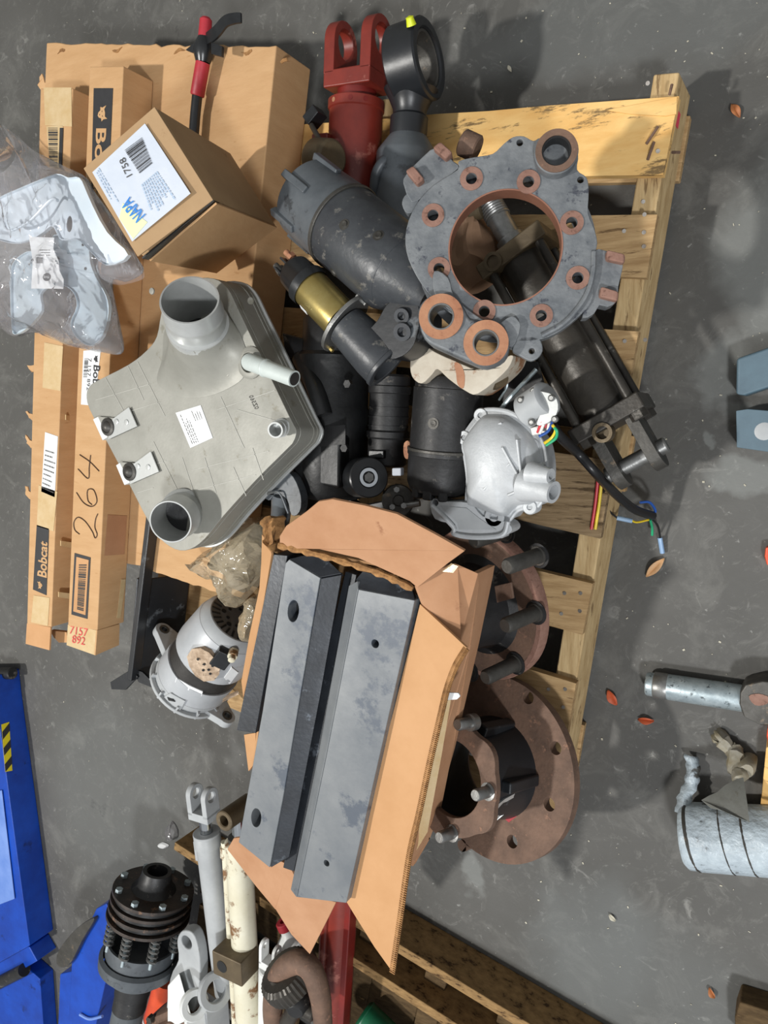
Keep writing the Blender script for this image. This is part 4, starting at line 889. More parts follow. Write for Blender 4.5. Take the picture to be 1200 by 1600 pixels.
# ------------------------------------------------------------------ dark motors in the middle of the heap
Z8 = ZM(400, 540, 2.4)
mo = thing('black_motor', 'black electric motor with white scratches between the silver housing and the canister', 'motor', V(695, 690, .2))
m0, m1 = V(703, 588, .275), V(688, 772, .27); ax = (m1-m0).normalized(); LL = (m1-m0).length; r = .056
sx, sy, _ = frame(ax)
add('body', lathe(bmesh.new(), m0, ax, [(0, 0), (0, r*.9), (.006, r*.97), (.018, r*.97), (.019, r), (LL*.62, r), (LL*.62, 0)], 40), 'black_grime', mo)
ec_ = add('end_cap', lathe(bmesh.new(), m0, ax, [(LL*.62, 0), (LL*.62, r*1.05), (LL*.66, r*1.05), (LL*.67, r*1.02), (LL*.9, r*1.0), (LL*.97, r*.9), (LL, r*.6), (LL, 0)], 40), 'black_grime', mo)
add('seam_band', ring(bmesh.new(), m0+ax*(LL*.62-.003), m0+ax*(LL*.62+.002), r*1.065, r*.9, 40, .0008), 'steel_dark', mo)
t = math.radians(86); d = sx*math.cos(t)+sy*math.sin(t)
add('body_screw', lathe(bmesh.new(), m0+ax*(LL*.38)+d*(r-.001), d, [(0, .009), (.0015, .009), (.0015, .0055), (.003, .005), (.003, .002), (.0015, 0)], 18), 'steel_dark', mo)
add('rusty_terminal', prism(bmesh.new(), smooth_loop(PX(Z8([(555, 365), (575, 360), (578, 415), (562, 425), (553, 405)]), .29), 3), .01), 'rust_orange', mo, .002)
for an in (60, 120, 90):
    t = math.radians(an); d = sx*math.cos(t)+sy*math.sin(t)
    add('cap_lug', obox(bmesh.new(), m0+ax*(LL*.97)+d*r*.75, ax, d.cross(ax), d, .02, .016, .02), 'black_grime', ec_, .003)
cn = thing('black_canister', 'narrow ribbed black canister beside the scratched motor', 'canister', V(606, 660, .18))
c0, c1_ = V(610, 585, .25), V(604, 728, .25); ax = (c1_-c0).normalized(); LL = (c1_-c0).length; r = .034
add('body', lathe(bmesh.new(), c0, ax, [(0, 0), (0, r*.9), (.004, r), (LL*.12, r), (LL*.13, r*1.08), (LL*.2, r*1.08), (LL*.21, r), (LL*.6, r), (LL*.62, r*1.1), (LL*.68, r*1.1), (LL*.7, r), (LL-.004, r), (LL, r*.85), (LL, 0)], 36), 'black_grime', cn)
for f in (.35, .45, .55): add('hoop', ring(bmesh.new(), c0+ax*LL*f, c0+ax*(LL*f+.003), r*1.03, r*.9, 36), 'black_grime', cn)
add('cable_clip', obox(bmesh.new(), c0+ax*LL*.86+UP*r, Vector((1, 0, 0)), ax, UP, .03, .014, .01), 'black_plastic', cn, .002)
hb = thing('black_housing', 'bulky black gear housing with a scuffed sticker beside the cooler', 'housing', V(515, 650, .18))
h0, h1 = V(522, 490, .27), V(518, 775, .26); ax = (h1-h0).normalized(); LL = (h1-h0).length; r = .062
add('barrel', lathe(bmesh.new(), h0, ax, [(0, 0), (0, r*.7), (.01, r*.85), (LL*.2, r*.9), (LL*.22, r), (LL*.5, r), (LL*.52, r*1.06), (LL*.95, r*1.06), (LL, r*.9), (LL, 0)], 36), 'black_deep', hb)
bx_ = add('side_box', obox(bmesh.new(), V(505, 715, .30), Vector((1, -.1, 0)), ax, UP, .10, .09, .05), 'black_deep', hb, .006)
add('upper_bracket', prism(bmesh.new(), PX([(440, 520), (478, 530), (480, 555), (445, 560)], .31), .012), 'black_grime', hb, .003)
add('neck_pipe', sweep(bmesh.new(), spline([V(470, 560, .30), V(490, 600, .325), V(505, 650, .33)], 5), .016, 14), 'black_deep', hb)
decal('scuffed_sticker', PX([(500, 667), (540, 664), (540, 694), (500, 698)], .3265), 'black_grime', bx_)
for x, y in ((487, 612), (545, 600), (486, 744), (540, 700)): add('housing_bolt', bolt(bmesh.new(), V(x, y, .32), UP, .007, .006), 'black_grime', hb)
# idler pulley
ip = thing('idler_pulley', 'shiny black idler pulley with a silver bolt centre in the heap', 'pulley', V(565, 755, .2))
fc = V(577, 746, .315); pa = Vector((.75, .08, .62)).normalized(); r = .034
pd_ = add('drum', lathe(bmesh.new(), fc, -pa, [(.006, 0), (.006, .016), (0, .018), (0, r-.002), (.002, r), (.05, r), (.052, r-.003), (.052, 0)], 44), 'black_plastic', ip)
add('bearing_ring', ring(bmesh.new(), fc-pa*.006, fc-pa*.002, .0165, .010, 32, .0006), 'chrome', ip)
add('centre_bolt', cyl(bmesh.new(), fc-pa*.006, fc, .0085, seg=6), 'steel', ip)
add('pulley_arm', prism(bmesh.new(), PX([(535, 770), (560, 790), (610, 780), (600, 800), (550, 810), (525, 790)], .25), .02), 'black_deep', ip, .003)
cc_ = tag(add('cable_connector', obox(bmesh.new(), V(622, 737, .30), Vector((1, .05, 0)), Vector((0, 1, 0)), UP, .017, .013, .012), 'paper_blue', None, .002), 'small pale blue cable connector below the black motor', 'connector')
dp = thing('drive_plate', 'dark drive plate with a bolt stub under the motor and carton flap', 'plate', V(625, 785, .2))
add('disc', lathe(bmesh.new(), V(622, 782, .27), Vector((.6, .1, .8)), [(-.012, 0), (-.012, .026), (0, .028), (.002, .026), (.002, .01), (.006, .008), (.006, 0)], 32), 'steel_dark', dp)
for x, y in ((619, 765), (630, 790), (612, 792)): add('disc_bolt', bolt(bmesh.new(), V(x, y, .285), Vector((.6, .1, .8)), .005, .006), 'steel', dp)
add('bolt_stub', cyl(bmesh.new(), V(632, 790, .275), V(656, 786, .27), .0055, seg=14), 'steel', dp)
bp_ = thing('wire_clip_plate', 'dark green bracket plate with a bright rod behind the silver housing', 'bracket', V(800, 590, .22))
add('plate', prism(bmesh.new(), PX([(770, 590), (800, 560), (840, 565), (850, 600), (835, 640), (790, 640)], .24), .006), 'black_grime', bp_, .001)
add('bright_rod', sweep(bmesh.new(), [V(782, 640, .285), V(796, 622, .287), V(838, 577, .275)], .0035, 8), 'galvanised', bp_)
add('hook', sweep(bmesh.new(), spline([V(780, 625, .26), V(792, 605, .27), V(790, 590, .27), V(780, 585, .265)], 5), .002, 8), 'galvanised', bp_)
# ------------------------------------------------------------------ silver cast housing
sh = thing('silver_housing', 'bright silver cast aluminium half housing with ribs and foot', 'housing', V(790, 740, .26))
SZ = .30
ol = Z8([(845, 255), (880, 240), (950, 248), (1010, 285), (1065, 345), (1085, 400), (1092, 470), (1085, 540), (1060, 600), (1000, 610), (975, 625), (945, 655), (880, 640), (830, 620), (795, 600), (798, 500), (785, 400), (780, 345)])
out = smooth_loop(PX(ol, SZ), 4); cen = V(*Z8([(920, 450)])[0], SZ)
bm = mound(bmesh.new(), out, cen, [(1, -.045), (1, 0), (.985, .005), (.92, .006), (.88, .020), (.8, .030), (.6, .040), (.35, .046), (.1, .047)])
add('shell', bm, 'cast_aluminium', sh, smooth=50)
rim = [p+UP*.003 for p in out]; sweep(bm := bmesh.new(), rim+[rim[0]], .0035, 8); add('shell_rim', bm, 'cast_aluminium', sh)
for p, q_, h in (((930, 380), (985, 480), .052), ((985, 350), (1000, 480), .047), ((830, 330), (930, 290), .03), ((840, 300), (800, 350), .015), ((950, 560), (1020, 530), .045), ((860, 540), (960, 440), .05), ((1000, 470), (1080, 440), .03)):
    a, b = V(*Z8([p])[0], SZ+h*.72), V(*Z8([q_])[0], SZ+h*.72)
    add('rib', obox(bmesh.new(), (a+b)/2, b-a, UP.cross(b-a), UP, (b-a).length, .004, .02), 'cast_aluminium', sh, .0015)
foot = Z8([(652, 580), (680, 575), (705, 585), (800, 590), (850, 640), (935, 660), (960, 690), (935, 712), (880, 722), (800, 722), (735, 705), (745, 672), (670, 650)])
ft = add('foot', prism(bmesh.new(), smooth_loop(PX(foot, SZ+.012), 3), UP*-.04, [circ(V(*Z8([(672, 590)])[0], SZ+.012), UP, .005, 16)]), 'cast_aluminium', sh, .0025)
add('foot_web', prism(bmesh.new(), PX(Z8([(690, 600), (790, 610), (840, 650), (900, 690), (760, 690), (755, 665)]), SZ+.0135), .002), 'grey_paint', ft)
add('foot_rim', sweep(bmesh.new(), spline(PX(Z8([(660, 600), (740, 680), (740, 705), (800, 718), (880, 718), (930, 705), (945, 660)]), SZ+.015), 4), .004, 8), 'cast_aluminium', ft)
add('foot_boss', lathe(bmesh.new(), V(*Z8([(902, 640)])[0], SZ), UP, [(-.02, .016), (.010, .016), (.012, .014), (.012, .007), (0, .006), (0, 0)], 24), 'cast_aluminium', ft)
add('slot_block', obox(bmesh.new(), V(*Z8([(915, 690)])[0], SZ-.006), Vector((1, .1, 0)), Vector((0, 1, 0)), UP, .022, .024, .03), 'cast_aluminium', ft, .003)
add('slot', obox(bmesh.new(), V(*Z8([(917, 690)])[0], SZ+.0095), Vector((1, .1, 0)), Vector((0, 1, 0)), UP, .009, .015, .001), 'black_deep', ft)
o0, o1 = V(*Z8([(1010, 520)])[0], SZ+.03), V(*Z8([(1108, 548)])[0], SZ+.045); d = (o1-o0).normalized()
add('outlet', lathe(bmesh.new(), o0, d, [(0, .026), ((o1-o0).length*.5, .020), ((o1-o0).length, .016), ((o1-o0).length+.004, .016), ((o1-o0).length+.004, .011), ((o1-o0).length-.02, .011), ((o1-o0).length-.02, 0)], 28), 'cast_aluminium', sh)
o0, o1 = V(*Z8([(1030, 480)])[0], SZ+.04), V(*Z8([(1106, 490)])[0], SZ+.05); d = (o1-o0).normalized()
add('sensor_boss', lathe(bmesh.new(), o0, d, [(0, .018), ((o1-o0).length, .011), ((o1-o0).length, .005), ((o1-o0).length-.008, .005), ((o1-o0).length-.008, 0)], 20), 'cast_aluminium', sh)
for x, y in ((1045, 375), (852, 262), (1035, 603), (790, 345)):
    c = V(*Z8([(x, y)])[0], SZ-.004)
    add('bolt_ear', lathe(bmesh.new(), c, UP, [(-.012, .0115), (.010, .0115), (.012, .010), (.012, .0045), (.004, .004), (.004, 0)], 20), 'cast_aluminium', sh)
# ------------------------------------------------------------------ actuator with its lead
ac = thing('wired_actuator', 'small grey actuator with coloured wires and a black lead over the pallet edge', 'actuator', V(838, 640, .26))
u0, u1 = V(820, 645, .30), V(855, 622, .315); d = (u1-u0).normalized(); L_ = (u1-u0).length
add('can', lathe(bmesh.new(), u0, d, [(0, 0), (0, .022), (.004, .026), (L_, .026), (L_+.003, .022), (L_+.003, 0)], 32), 'grey_paint', ac)
add('end_plate', prism(bmesh.new(), smooth_loop(PX([(838, 612), (866, 618), (872, 640), (858, 660), (838, 664), (845, 640)], .328), 3), .006), 'aluminium_bright', ac, .001)
for x, y in ((835, 611), (863, 622), (868, 655), (832, 660), (815, 625)): add('screw', lathe(bmesh.new(), V(x, y, .325), UP, [(0, 0), (0, .005), (.005, .005), (.007, .003), (.007, 0)], 12), 'steel', ac)
add('white_plug', obox(bmesh.new(), V(842, 672, .305), Vector((1, .3, 0)), Vector((-.3, 1, 0)), UP, .02, .012, .014), 'wire_white', ac, .002)
loops = (('wire_red', [(840, 676), (846, 660), (853, 655), (852, 668)]), ('wire_white', [(843, 678), (852, 658), (858, 656), (856, 672)]), ('wire_blue', [(842, 682), (856, 674), (863, 660), (858, 655)]),
         ('wire_yellow', [(850, 693), (862, 684), (868, 672), (863, 664)]), ('wire_green', [(853, 696), (868, 685), (870, 674), (866, 668)]))
for i, (mt, pl) in enumerate(loops):
    add('wire', sweep(bmesh.new(), spline([V(x, y, .322+.004*math.sin(k*1.5+i)) for k, (x, y) in enumerate(pl)], 6), .0022, 8), mt, ac)
ld = spline([V(862, 665, .31), V(878, 685, .29), V(903, 708, .245), V(930, 738, .235), V(958, 768, .16), V(990, 795, .10), V(1020, 806, .05)], 6)
add('black_sleeve', sweep(bmesh.new(), ld, [.0075]*len(ld), 12), 'wire_black', ac)
add('wire', sweep(bmesh.new(), spline([V(1000, 785, .075), V(1015, 785, .065), V(1024, 798, .05), V(1018, 806, .05)], 6), .0022, 8), 'wire_blue', ac)
add('wire', sweep(bmesh.new(), spline([V(1014, 812, .05), V(995, 816, .045), V(985, 812, .045)], 6), .0018, 8), 'wire_yellow', ac)
add('crimp', cyl(bmesh.new(), V(988, 814, .045), V(964, 809, .05), .0042, seg=12), 'crimp_blue', ac)
add('wire', sweep(bmesh.new(), spline([V(964, 809, .05), V(952, 798, .08), V(944, 775, .12), V(945, 760, .14)], 6), .0018, 8), 'wire_black', ac)
add('wire', sweep(bmesh.new(), spline([V(1016, 812, .045), V(1019, 825, .03), V(1019, 836, .02)], 6), .0022, 8), 'wire_green', ac)
add('wire', sweep(bmesh.new(), spline([V(1018, 810, .05), V(1028, 822, .03), V(1032, 842, .012)], 6), .0018, 8), 'wire_black', ac)
add('crimp', cyl(bmesh.new(), V(1031, 840, .012), V(1035, 864, .006), .0042, seg=12), 'crimp_blue', ac)
for nm, mt, x0, x1 in (('wire_pair', 'wire_red', 934, 924), ('wire_pair', 'wire_yellow', 940, 930)):
    add('wire', sweep(bmesh.new(), spline([V(x0, 752, .138), V((x0+x1)/2+1, 788, .136), V(x1, 827, .135)], 6), .0026, 8), mt, ac)
# ------------------------------------------------------------------ black clamp arm beside the cooler
ca = thing('clamp_arm', 'black pressed-steel clamp arm between the cooler and the blade carton', 'bracket', V(440, 790, .2))
add('yoke', prism(bmesh.new(), smooth_loop(PX([(410, 770), (418, 742), (440, 735), (458, 745), (470, 775), (468, 800), (455, 805), (448, 780), (430, 772), (420, 782)], .345), 3), .02), 'slate_paint', ca, .003)
add('arm', sweep(bmesh.new(), spline([V(440, 770, .33), V(438, 810, .31), V(428, 850, .28)], 5), .018, 14), 'slate_paint', ca)
add('bright_edge', sweep(bmesh.new(), spline([V(418, 772, .352), V(432, 769, .354), V(440, 776, .352), V(450, 802, .345)], 5), .0018, 8), 'chrome', ca)
add('pivot_bolt', lathe(bmesh.new(), V(422, 748, .346), UP, [(0, 0), (0, .008), (.004, .007), (.004, 0)], 16), 'black_paint', ca)
# ------------------------------------------------------------------ crumpled bag of brown parts
cb_ = thing('crumpled_bag', 'crumpled yellowish clear bag tucked under the cooler', 'bag', V(360, 880, .24))
ol = [(302, 880), (320, 862), (345, 850), (372, 815), (405, 805), (412, 835), (408, 880), (400, 905), (385, 925), (368, 947), (352, 935), (346, 915), (325, 905), (296, 888)]
out = smooth_loop(PX(ol, .30), 5); cen = V(365, 875, .30)
bm = mound(bmesh.new(), out, cen, [(1, -.03), (.97, 0), (.88, .02), (.72, .032), (.5, .04), (.3, .042), (.12, .04)], amp=.018, ns=30, seed=3)
for v in bm.verts: v.co.z += .012*abs(noise.noise(v.co*55))
add('film', bm, 'amber_film', cb_, smooth=25)
add('contents', mound(bmesh.new(), [cen+(p-cen)*.8-UP*.03 for p in out], cen-UP*.03, [(1, 0), (.8, .03), (.5, .045), (.2, .045)], amp=.008, ns=30, seed=8), 'dirty_cloth', cb_, smooth=30)
bm = mound(bmesh.new(), smooth_loop(PX([(378, 945), (395, 930), (405, 945), (398, 985), (388, 1008), (374, 1000), (372, 985)], .29), 4), V(388, 968, .29), [(1, -.02), (.9, .0), (.6, .012), (.2, .016)], amp=.01, ns=40, seed=6)
add('loose_fold', bm, 'amber_film', cb_, smooth=25)
# ------------------------------------------------------------------ black steel rail
rl = thing('steel_rail', 'black steel angle rail with round holes standing beside the alternator', 'rail', V(215, 980, .0))
ra, rb_ = V(246, 700, .262), V(203, 1062, .262); d = (rb_-ra).normalized(); s = d.cross(UP).normalized()
if s.x < 0: s = -s
add('top_ridge', hull8(bmesh.new(), [ra-s*.006+UP*.004, ra+s*.008+UP*.004, rb_+s*.008+UP*.004, rb_-s*.006+UP*.004], [ra-s*.008-UP*.02, ra+s*.01-UP*.02, rb_+s*.01-UP*.02, rb_-s*.008-UP*.02]), 'black_paint', rl, .002)
rc = V(216, 905, .262); 
def rail_face(sg, w0, dz, th=.008):
    a = rc if sg > 0 else rc
    tl, tr_ = rc+s*.006*sg, rb_+s*.006*sg
    bl, br_ = rc+s*(.006+w0)*sg-UP*dz, rb_+s*(.006+w0)*sg-UP*dz
    return [tl, tr_, br_, bl]
q = rail_face(1, .03, .12); add('web_face', hull8(bmesh.new(), q, [p-s*.006 for p in q]), 'black_paint', rl, .002)
q = rail_face(-1, .022, .06); lf = add('flange_face', hull8(bmesh.new(), q, [p+s*.004-UP*.003 for p in q]), 'black_paint', rl, .002)
nrm = normal_of(q); nrm = nrm if nrm.z > 0 else -nrm
for u in (.35, .8):
    c = lerp4(q, u, .55); add('oval_hole', lathe(bmesh.new(), c+nrm*.0006, nrm, [(0, 0), (0, .014), (.0008, .014), (.0008, 0)], 24), 'black_deep', rl)
add('foot_wing', prism(bmesh.new(), PX([(206, 1045), (215, 1058), (196, 1078), (174, 1077), (172, 1066)], .255), .006), 'black_paint', rl, .001)
add('foot_wing', prism(bmesh.new(), PX([(206, 1045), (222, 1050), (240, 1068), (236, 1074), (216, 1066)], .250), .006), 'black_paint', rl, .001)
# ------------------------------------------------------------------ alternator
al_ = thing('alternator', 'grey alternator with slotted rear cover between the rail and the blade carton', 'alternator', V(310, 1050, .0))
r0, r1 = V(372, 966, .222), V(300, 1062, .215); ax = (r0-r1).normalized(); LL = (r0-r1).length; r = .084
sx, sy, _ = frame(ax)
add('front_frame', lathe(bmesh.new(), r1, ax, [(-.02, 0), (-.02, r*.5), (-.012, r*.95), (0, r*1.0), (.012, r*1.0), (.012, 0)], 48), 'grey_paint', al_, .001)
ff = add('front_ring', ring(bmesh.new(), r1-ax*.012, r1-ax*.004, r*1.1, r*.98, 48, .001), 'grey_paint', al_)
for i in range(12):
    t = 2*math.pi*i/12; dd = sx*math.cos(t)+sy*math.sin(t)
    add('vent_spoke', obox(bmesh.new(), r1-ax*.004+dd*r*1.03, dd, ax, dd.cross(ax), .010, .020, .004), 'grey_paint', ff)
add('white_band', lathe(bmesh.new(), r1, ax, [(.012, 0), (.012, r*.99), (LL*.28, r*.99), (LL*.28, 0)], 48), 'grey_light', al_)
add('stator', lathe(bmesh.new(), r1, ax, [(LL*.28, 0), (LL*.28, r*.95), (LL*.46, r*.95), (LL*.46, 0)], 48), 'grille', al_)
add('rear_frame', lathe(bmesh.new(), r1, ax, [(LL*.46, 0), (LL*.46, r*.99), (LL*.52, r*1.0), (LL*.86, r*.93), (LL*.9, r*.9), (LL*.9, 0)], 48), 'grey_light', al_, .001)
rcv = add('rear_cover', lathe(bmesh.new(), r1, ax, [(LL*.88, 0), (LL*.88, r*.9), (LL*.96, r*.85), (LL*1.0, r*.74), (LL*1.0, 0)], 48), 'grey_paint', al_)
face = r1+ax*(LL*1.0)
add('cover_disc', lathe(bmesh.new(), face, ax, [(0, 0), (0, r*.74), (.0015, r*.72), (.0015, 0)], 48), 'grille_mid', rcv)
for i in range(26):
    t = 2*math.pi*i/26; dd = sx*math.cos(t)+sy*math.sin(t)
    add('slot', obox(bmesh.new(), face+dd*r*.60+ax*.0018, dd, ax, dd.cross(ax), r*.22, .0012, .0042), 'black_deep', rcv)
for i in range(12):
    t = 2*math.pi*(i+.3)/12; dd = sx*math.cos(t)+sy*math.sin(t)
    add('round_vent', lathe(bmesh.new(), face+dd*r*(.40 if i % 2 else .3), ax, [(.0012, 0), (.0012, .0055 if i % 2 else .004), (.0024, .0055 if i % 2 else .004), (.0024, 0)], 12), 'black_deep', rcv)
for t, f in ((2.55, .06), (-.95, -.04), (2.9, -.02)):
    dd = sx*math.cos(t)+sy*math.sin(t)
for px_, py_, z in ((266, 970, .22), (355, 1118, .2), (235, 1072, .19)):
    c = V(px_, py_, z); cc2 = r1+ax*.02 if py_ < 1000 else r1-ax*.005
    e = (c-cc2); e = (e-ax*e.dot(ax)); c = cc2+e; dd = e.normalized(); tt = dd.cross(ax)
    o2 = [cc2+dd*r*.7+tt*.04, cc2+dd*r*.7-tt*.04]+[c+(-tt*math.cos(t)+dd*math.sin(t))*.02 for t in [math.pi*i/10 for i in range(11)]]
    ea_ = add('mount_ear', prism(bmesh.new(), [p+ax*.008 for p in o2], ax*-.018, [circ(c+ax*.008, ax, .009, 18)]), 'grey_paint', al_, .002)
    add('ear_bush', ring(bmesh.new(), c-ax*.010, c+ax*.0095, .0115, .007, 20), 'steel_dark', ea_)
def abar(t, f, rr): 
    return r1+ax*(LL*f)+(sx*math.cos(t)+sy*math.sin(t))*rr
rA, rB = r*.985, r*.95
o_r = r1
def apatch(name, pxs, mat, R, th=.001, par=None):
    return add(name, wrap_patch(bmesh.new(), pxs, o_r, ax, R, th), mat, par or al_, smooth=0)
apatch('paper_strip', [(277, 1058), (297, 1070), (317, 1079), (315, 1086), (295, 1077), (275, 1065)], 'paper', r*.955, .003)
apatch('crust_patch', [(297, 1024), (305, 1012), (318, 1010), (330, 1016), (345, 1034), (343, 1048), (335, 1058), (320, 1060), (308, 1052), (300, 1038)], 'crust', r*.975, .009)
for x, y in ((313, 1027), (322, 1034), (328, 1042), (334, 1036), (320, 1043), (330, 1048)):
    p = cylhit(x, y, o_r, ax, r*.975, .0085); nn_ = p-o_r; nn_ = (nn_-ax*nn_.dot(ax)).normalized()
    add('crust_hole', lathe(bmesh.new(), p, nn_, [(0, 0), (0, .0028), (.0008, .0028), (.0008, 0)], 10), 'black_deep', al_)
apatch('clip_plate', [(258, 1088), (268, 1082), (290, 1094), (280, 1112), (270, 1104)], 'grey_paint', r*1.0, .003)
apatch('clip_slot', [(263, 1088), (272, 1091), (275, 1095), (265, 1093)], 'black_deep', r*1.0, .004)
apatch('band_seam', [(318, 1090), (345, 1092), (372, 1080), (372, 1084), (345, 1097), (318, 1096)], 'crust', r*.96, .002)
apatch('white_tab', [(350, 1058), (362, 1042), (372, 1050), (358, 1068)], 'paper', r*.98, .002)
tb0 = cylhit(348, 1026, o_r, ax, r*.93, .0); tn = (tb0-o_r); tn = (tn-ax*tn.dot(ax)).normalized()
add('terminal_block', obox(bmesh.new(), tb0+tn*.004, ax, tn.cross(ax), tn, .045, .035, .018), 'black_plastic', al_, .003)
ts = cylhit(364, 1018, o_r, ax, r*.93, .008)
add('terminal_stud', lathe(bmesh.new(), ts, tn, [(-.01, .010), (.006, .010), (.006, .007), (.016, .007), (.018, .004), (.018, 0)], 16), 'off_white_paint', al_)
# ------------------------------------------------------------------ open carton full of cutting blades
Z5 = ZM(340, 760, 2.727); Z6 = ZM(340, 1100, 2.727)
ct = thing('open_carton', 'torn open cardboard carton with spread flaps holding steel blades', 'carton', V(560, 1130, .292))
cz0, cz1 = .293, .345
wl_ = [V(430, 850, cz1), V(700, 905, cz1), V(600, 1395, cz1), V(375, 1310, cz1)]
fl_b = [V(430, 850, cz1), V(690, 900, cz1), V(600, 1390, cz1), V(378, 1300, cz1)]
add('carton_floor', prism(bmesh.new(), [Vector((p.x, p.y, cz0+.004)) for p in fl_b], UP*-.004), 'cardboard', ct)
for i in range(4):
    a, b = fl_b[i], fl_b[(i+1) % 4]; inn = ((fl_b[0]+fl_b[2])/2-(a+b)/2).normalized()*.004
    zt = cz1 if i != 3 else cz1-.01
    add('carton_wall', hull8(bmesh.new(), [Vector((a.x, a.y, zt)), Vector((b.x, b.y, zt)), Vector((b.x, b.y, zt))+inn, Vector((a.x, a.y, zt))+inn], [Vector((a.x, a.y, cz0)), Vector((b.x, b.y, cz0)), Vector((b.x, b.y, cz0))+inn, Vector((a.x, a.y, cz0))+inn]), 'cardboard_orange', ct)
def flap(name, pts, mat, th=.005, edge=None):
    f = add(name, prism(bmesh.new(), [V(*p) for p in pts], th), mat, ct, .0006)
    return f
tf = flap('top_flap', [(437, 838, .43), (447, 822, .437), (478, 800, .45), (497, 784, .452), (520, 780, .452), (570, 790, .45), (620, 803, .445), (680, 835, .435), (726, 861, .425), (700, 880, .415), (652, 918, .40), (640, 908, .402), (560, 872, .415), (500, 858, .42), (437, 857, .425)], 'cardboard_pink')
add('torn_core', sweep(bmesh.new(), spline([V(436, 852, .425), V(480, 862, .418), (V(540, 878, .41)), V(600, 898, .404), V(645, 920, .398)], 6), [.006+.002*math.sin(k*2.3) for k in range(25)], 8), 'cardboard_core', tf)
rf = flap('side_flap', [(656, 944, .39), (700, 985, .40), (729, 1012, .405), (712, 1040, .40), (699, 1075, .398), (690, 1112, .396), (672, 1190, .392), (655, 1270, .388), (640, 1335, .384), (626, 1430, .378), (613, 1519, .372), (585, 1480, .372), (560, 1440, .374), (538, 1404, .376), (575, 1260, .38), (615, 1110, .384)], 'cardboard_orange')
e_ = [V(x+1, y, z-.004) for x, y, z in ((729, 1012, .405), (712, 1040, .40), (699, 1075, .398), (690, 1112, .396), (672, 1190, .392), (655, 1270, .388), (640, 1335, .384), (626, 1430, .378), (613, 1519, .372))]
ee = spline(e_, 14); bm = bmesh.new()
for i in range(0, len(ee)-1):                                                # corrugation seen along the cut edge
    a, b = ee[i], ee[i+1]; d_ = (b-a).normalized(); s_ = d_.cross(UP).normalized()
    for k in (0.25, 0.75):
        c = a.lerp(b, k)+UP*.0028; obox(bm, c, d_, s_, UP, (b-a).length*.26, .010, .003)
add('corrugation', bm, 'cardboard_core', rf)
flap('end_flap', [(381, 1308, .335), (425, 1340, .345), (452, 1352, .34), (470, 1390, .335), (430, 1421, .315), (400, 1385, .315), (355, 1327, .315), (365, 1310, .325)], 'cardboard_pink')
flap('end_flap', [(452, 1352, .338), (470, 1395, .335), (525, 1410, .33), (510, 1440, .315), (484, 1491, .295), (455, 1460, .30), (430, 1420, .318)], 'cardboard_pink')
# outer right wall of the carton, bulging and torn
rw = [(652, 918, .40), (690, 888, .385), (715, 882, .375), (747, 896, .36), (748, 912, .35), (740, 985, .33), (735, 1010, .33), (722, 1090, .31), (708, 1170, .30), (690, 1260, .29), (672, 1310, .285), (650, 1348, .28), (640, 1340, .35), (665, 1235, .36), (690, 1110, .37), (722, 1030, .38), (700, 985, .385), (662, 945, .39)]
flap('outer_wall', rw, 'cardboard_pink', .006)
hw_ = [V(747, 896, .36), V(748, 912, .35), V(735, 1010, .33), V(708, 1170, .30), V(672, 1310, .285), V(650, 1348, .28)]
add('outer_skirt', hull8(bmesh.new(), hw_+[p-Vector((.01, 0, 0)) for p in reversed(hw_)], [Vector((p.x, p.y, .292)) for p in hw_]+[Vector((p.x-.01, p.y, .292)) for p in reversed(hw_)]), 'cardboard_pink', ct)
add('tape_strip', prism(bmesh.new(), [V(*p) for p in ((690, 1110, .382), (706, 1085, .376), (690, 1180, .358), (668, 1300, .34), (650, 1330, .33), (660, 1240, .362))], .0015), 'tape', ct)
add('white_tag', prism(bmesh.new(), PX([(696, 1082), (716, 1083), (719, 1088), (714, 1093), (698, 1094)], .388), .003), 'paper', ct, .001)
add('torn_paper', prism(bmesh.new(), PX([(690, 893), (705, 880), (716, 885), (708, 895)], .393), .001), 'tape', ct)
lw = [(409, 835, .36), (420, 850, .37), (424, 866, .365), (412, 940, .345), (396, 1020, .335), (380, 1090, .325), (377, 1065, .32), (390, 990, .33), (405, 920, .34), (408, 880, .35)]
flap('left_wall_lip', lw, 'cardboard_orange', .005)
flap('left_wall_lip', [(381, 1148, .32), (399, 1145, .325), (400, 1190, .33), (388, 1205, .32)], 'cardboard_orange', .005)
add('shredded_corner', mound(bmesh.new(), smooth_loop(PX([(412, 815), (425, 806), (434, 812), (432, 840), (424, 862), (414, 850)], .37), 4), V(423, 835, .37), [(1, -.02), (.9, .0), (.6, .012), (.3, .006)], amp=.012, ns=70, seed=5), 'cardboard_core', ct, smooth=20)
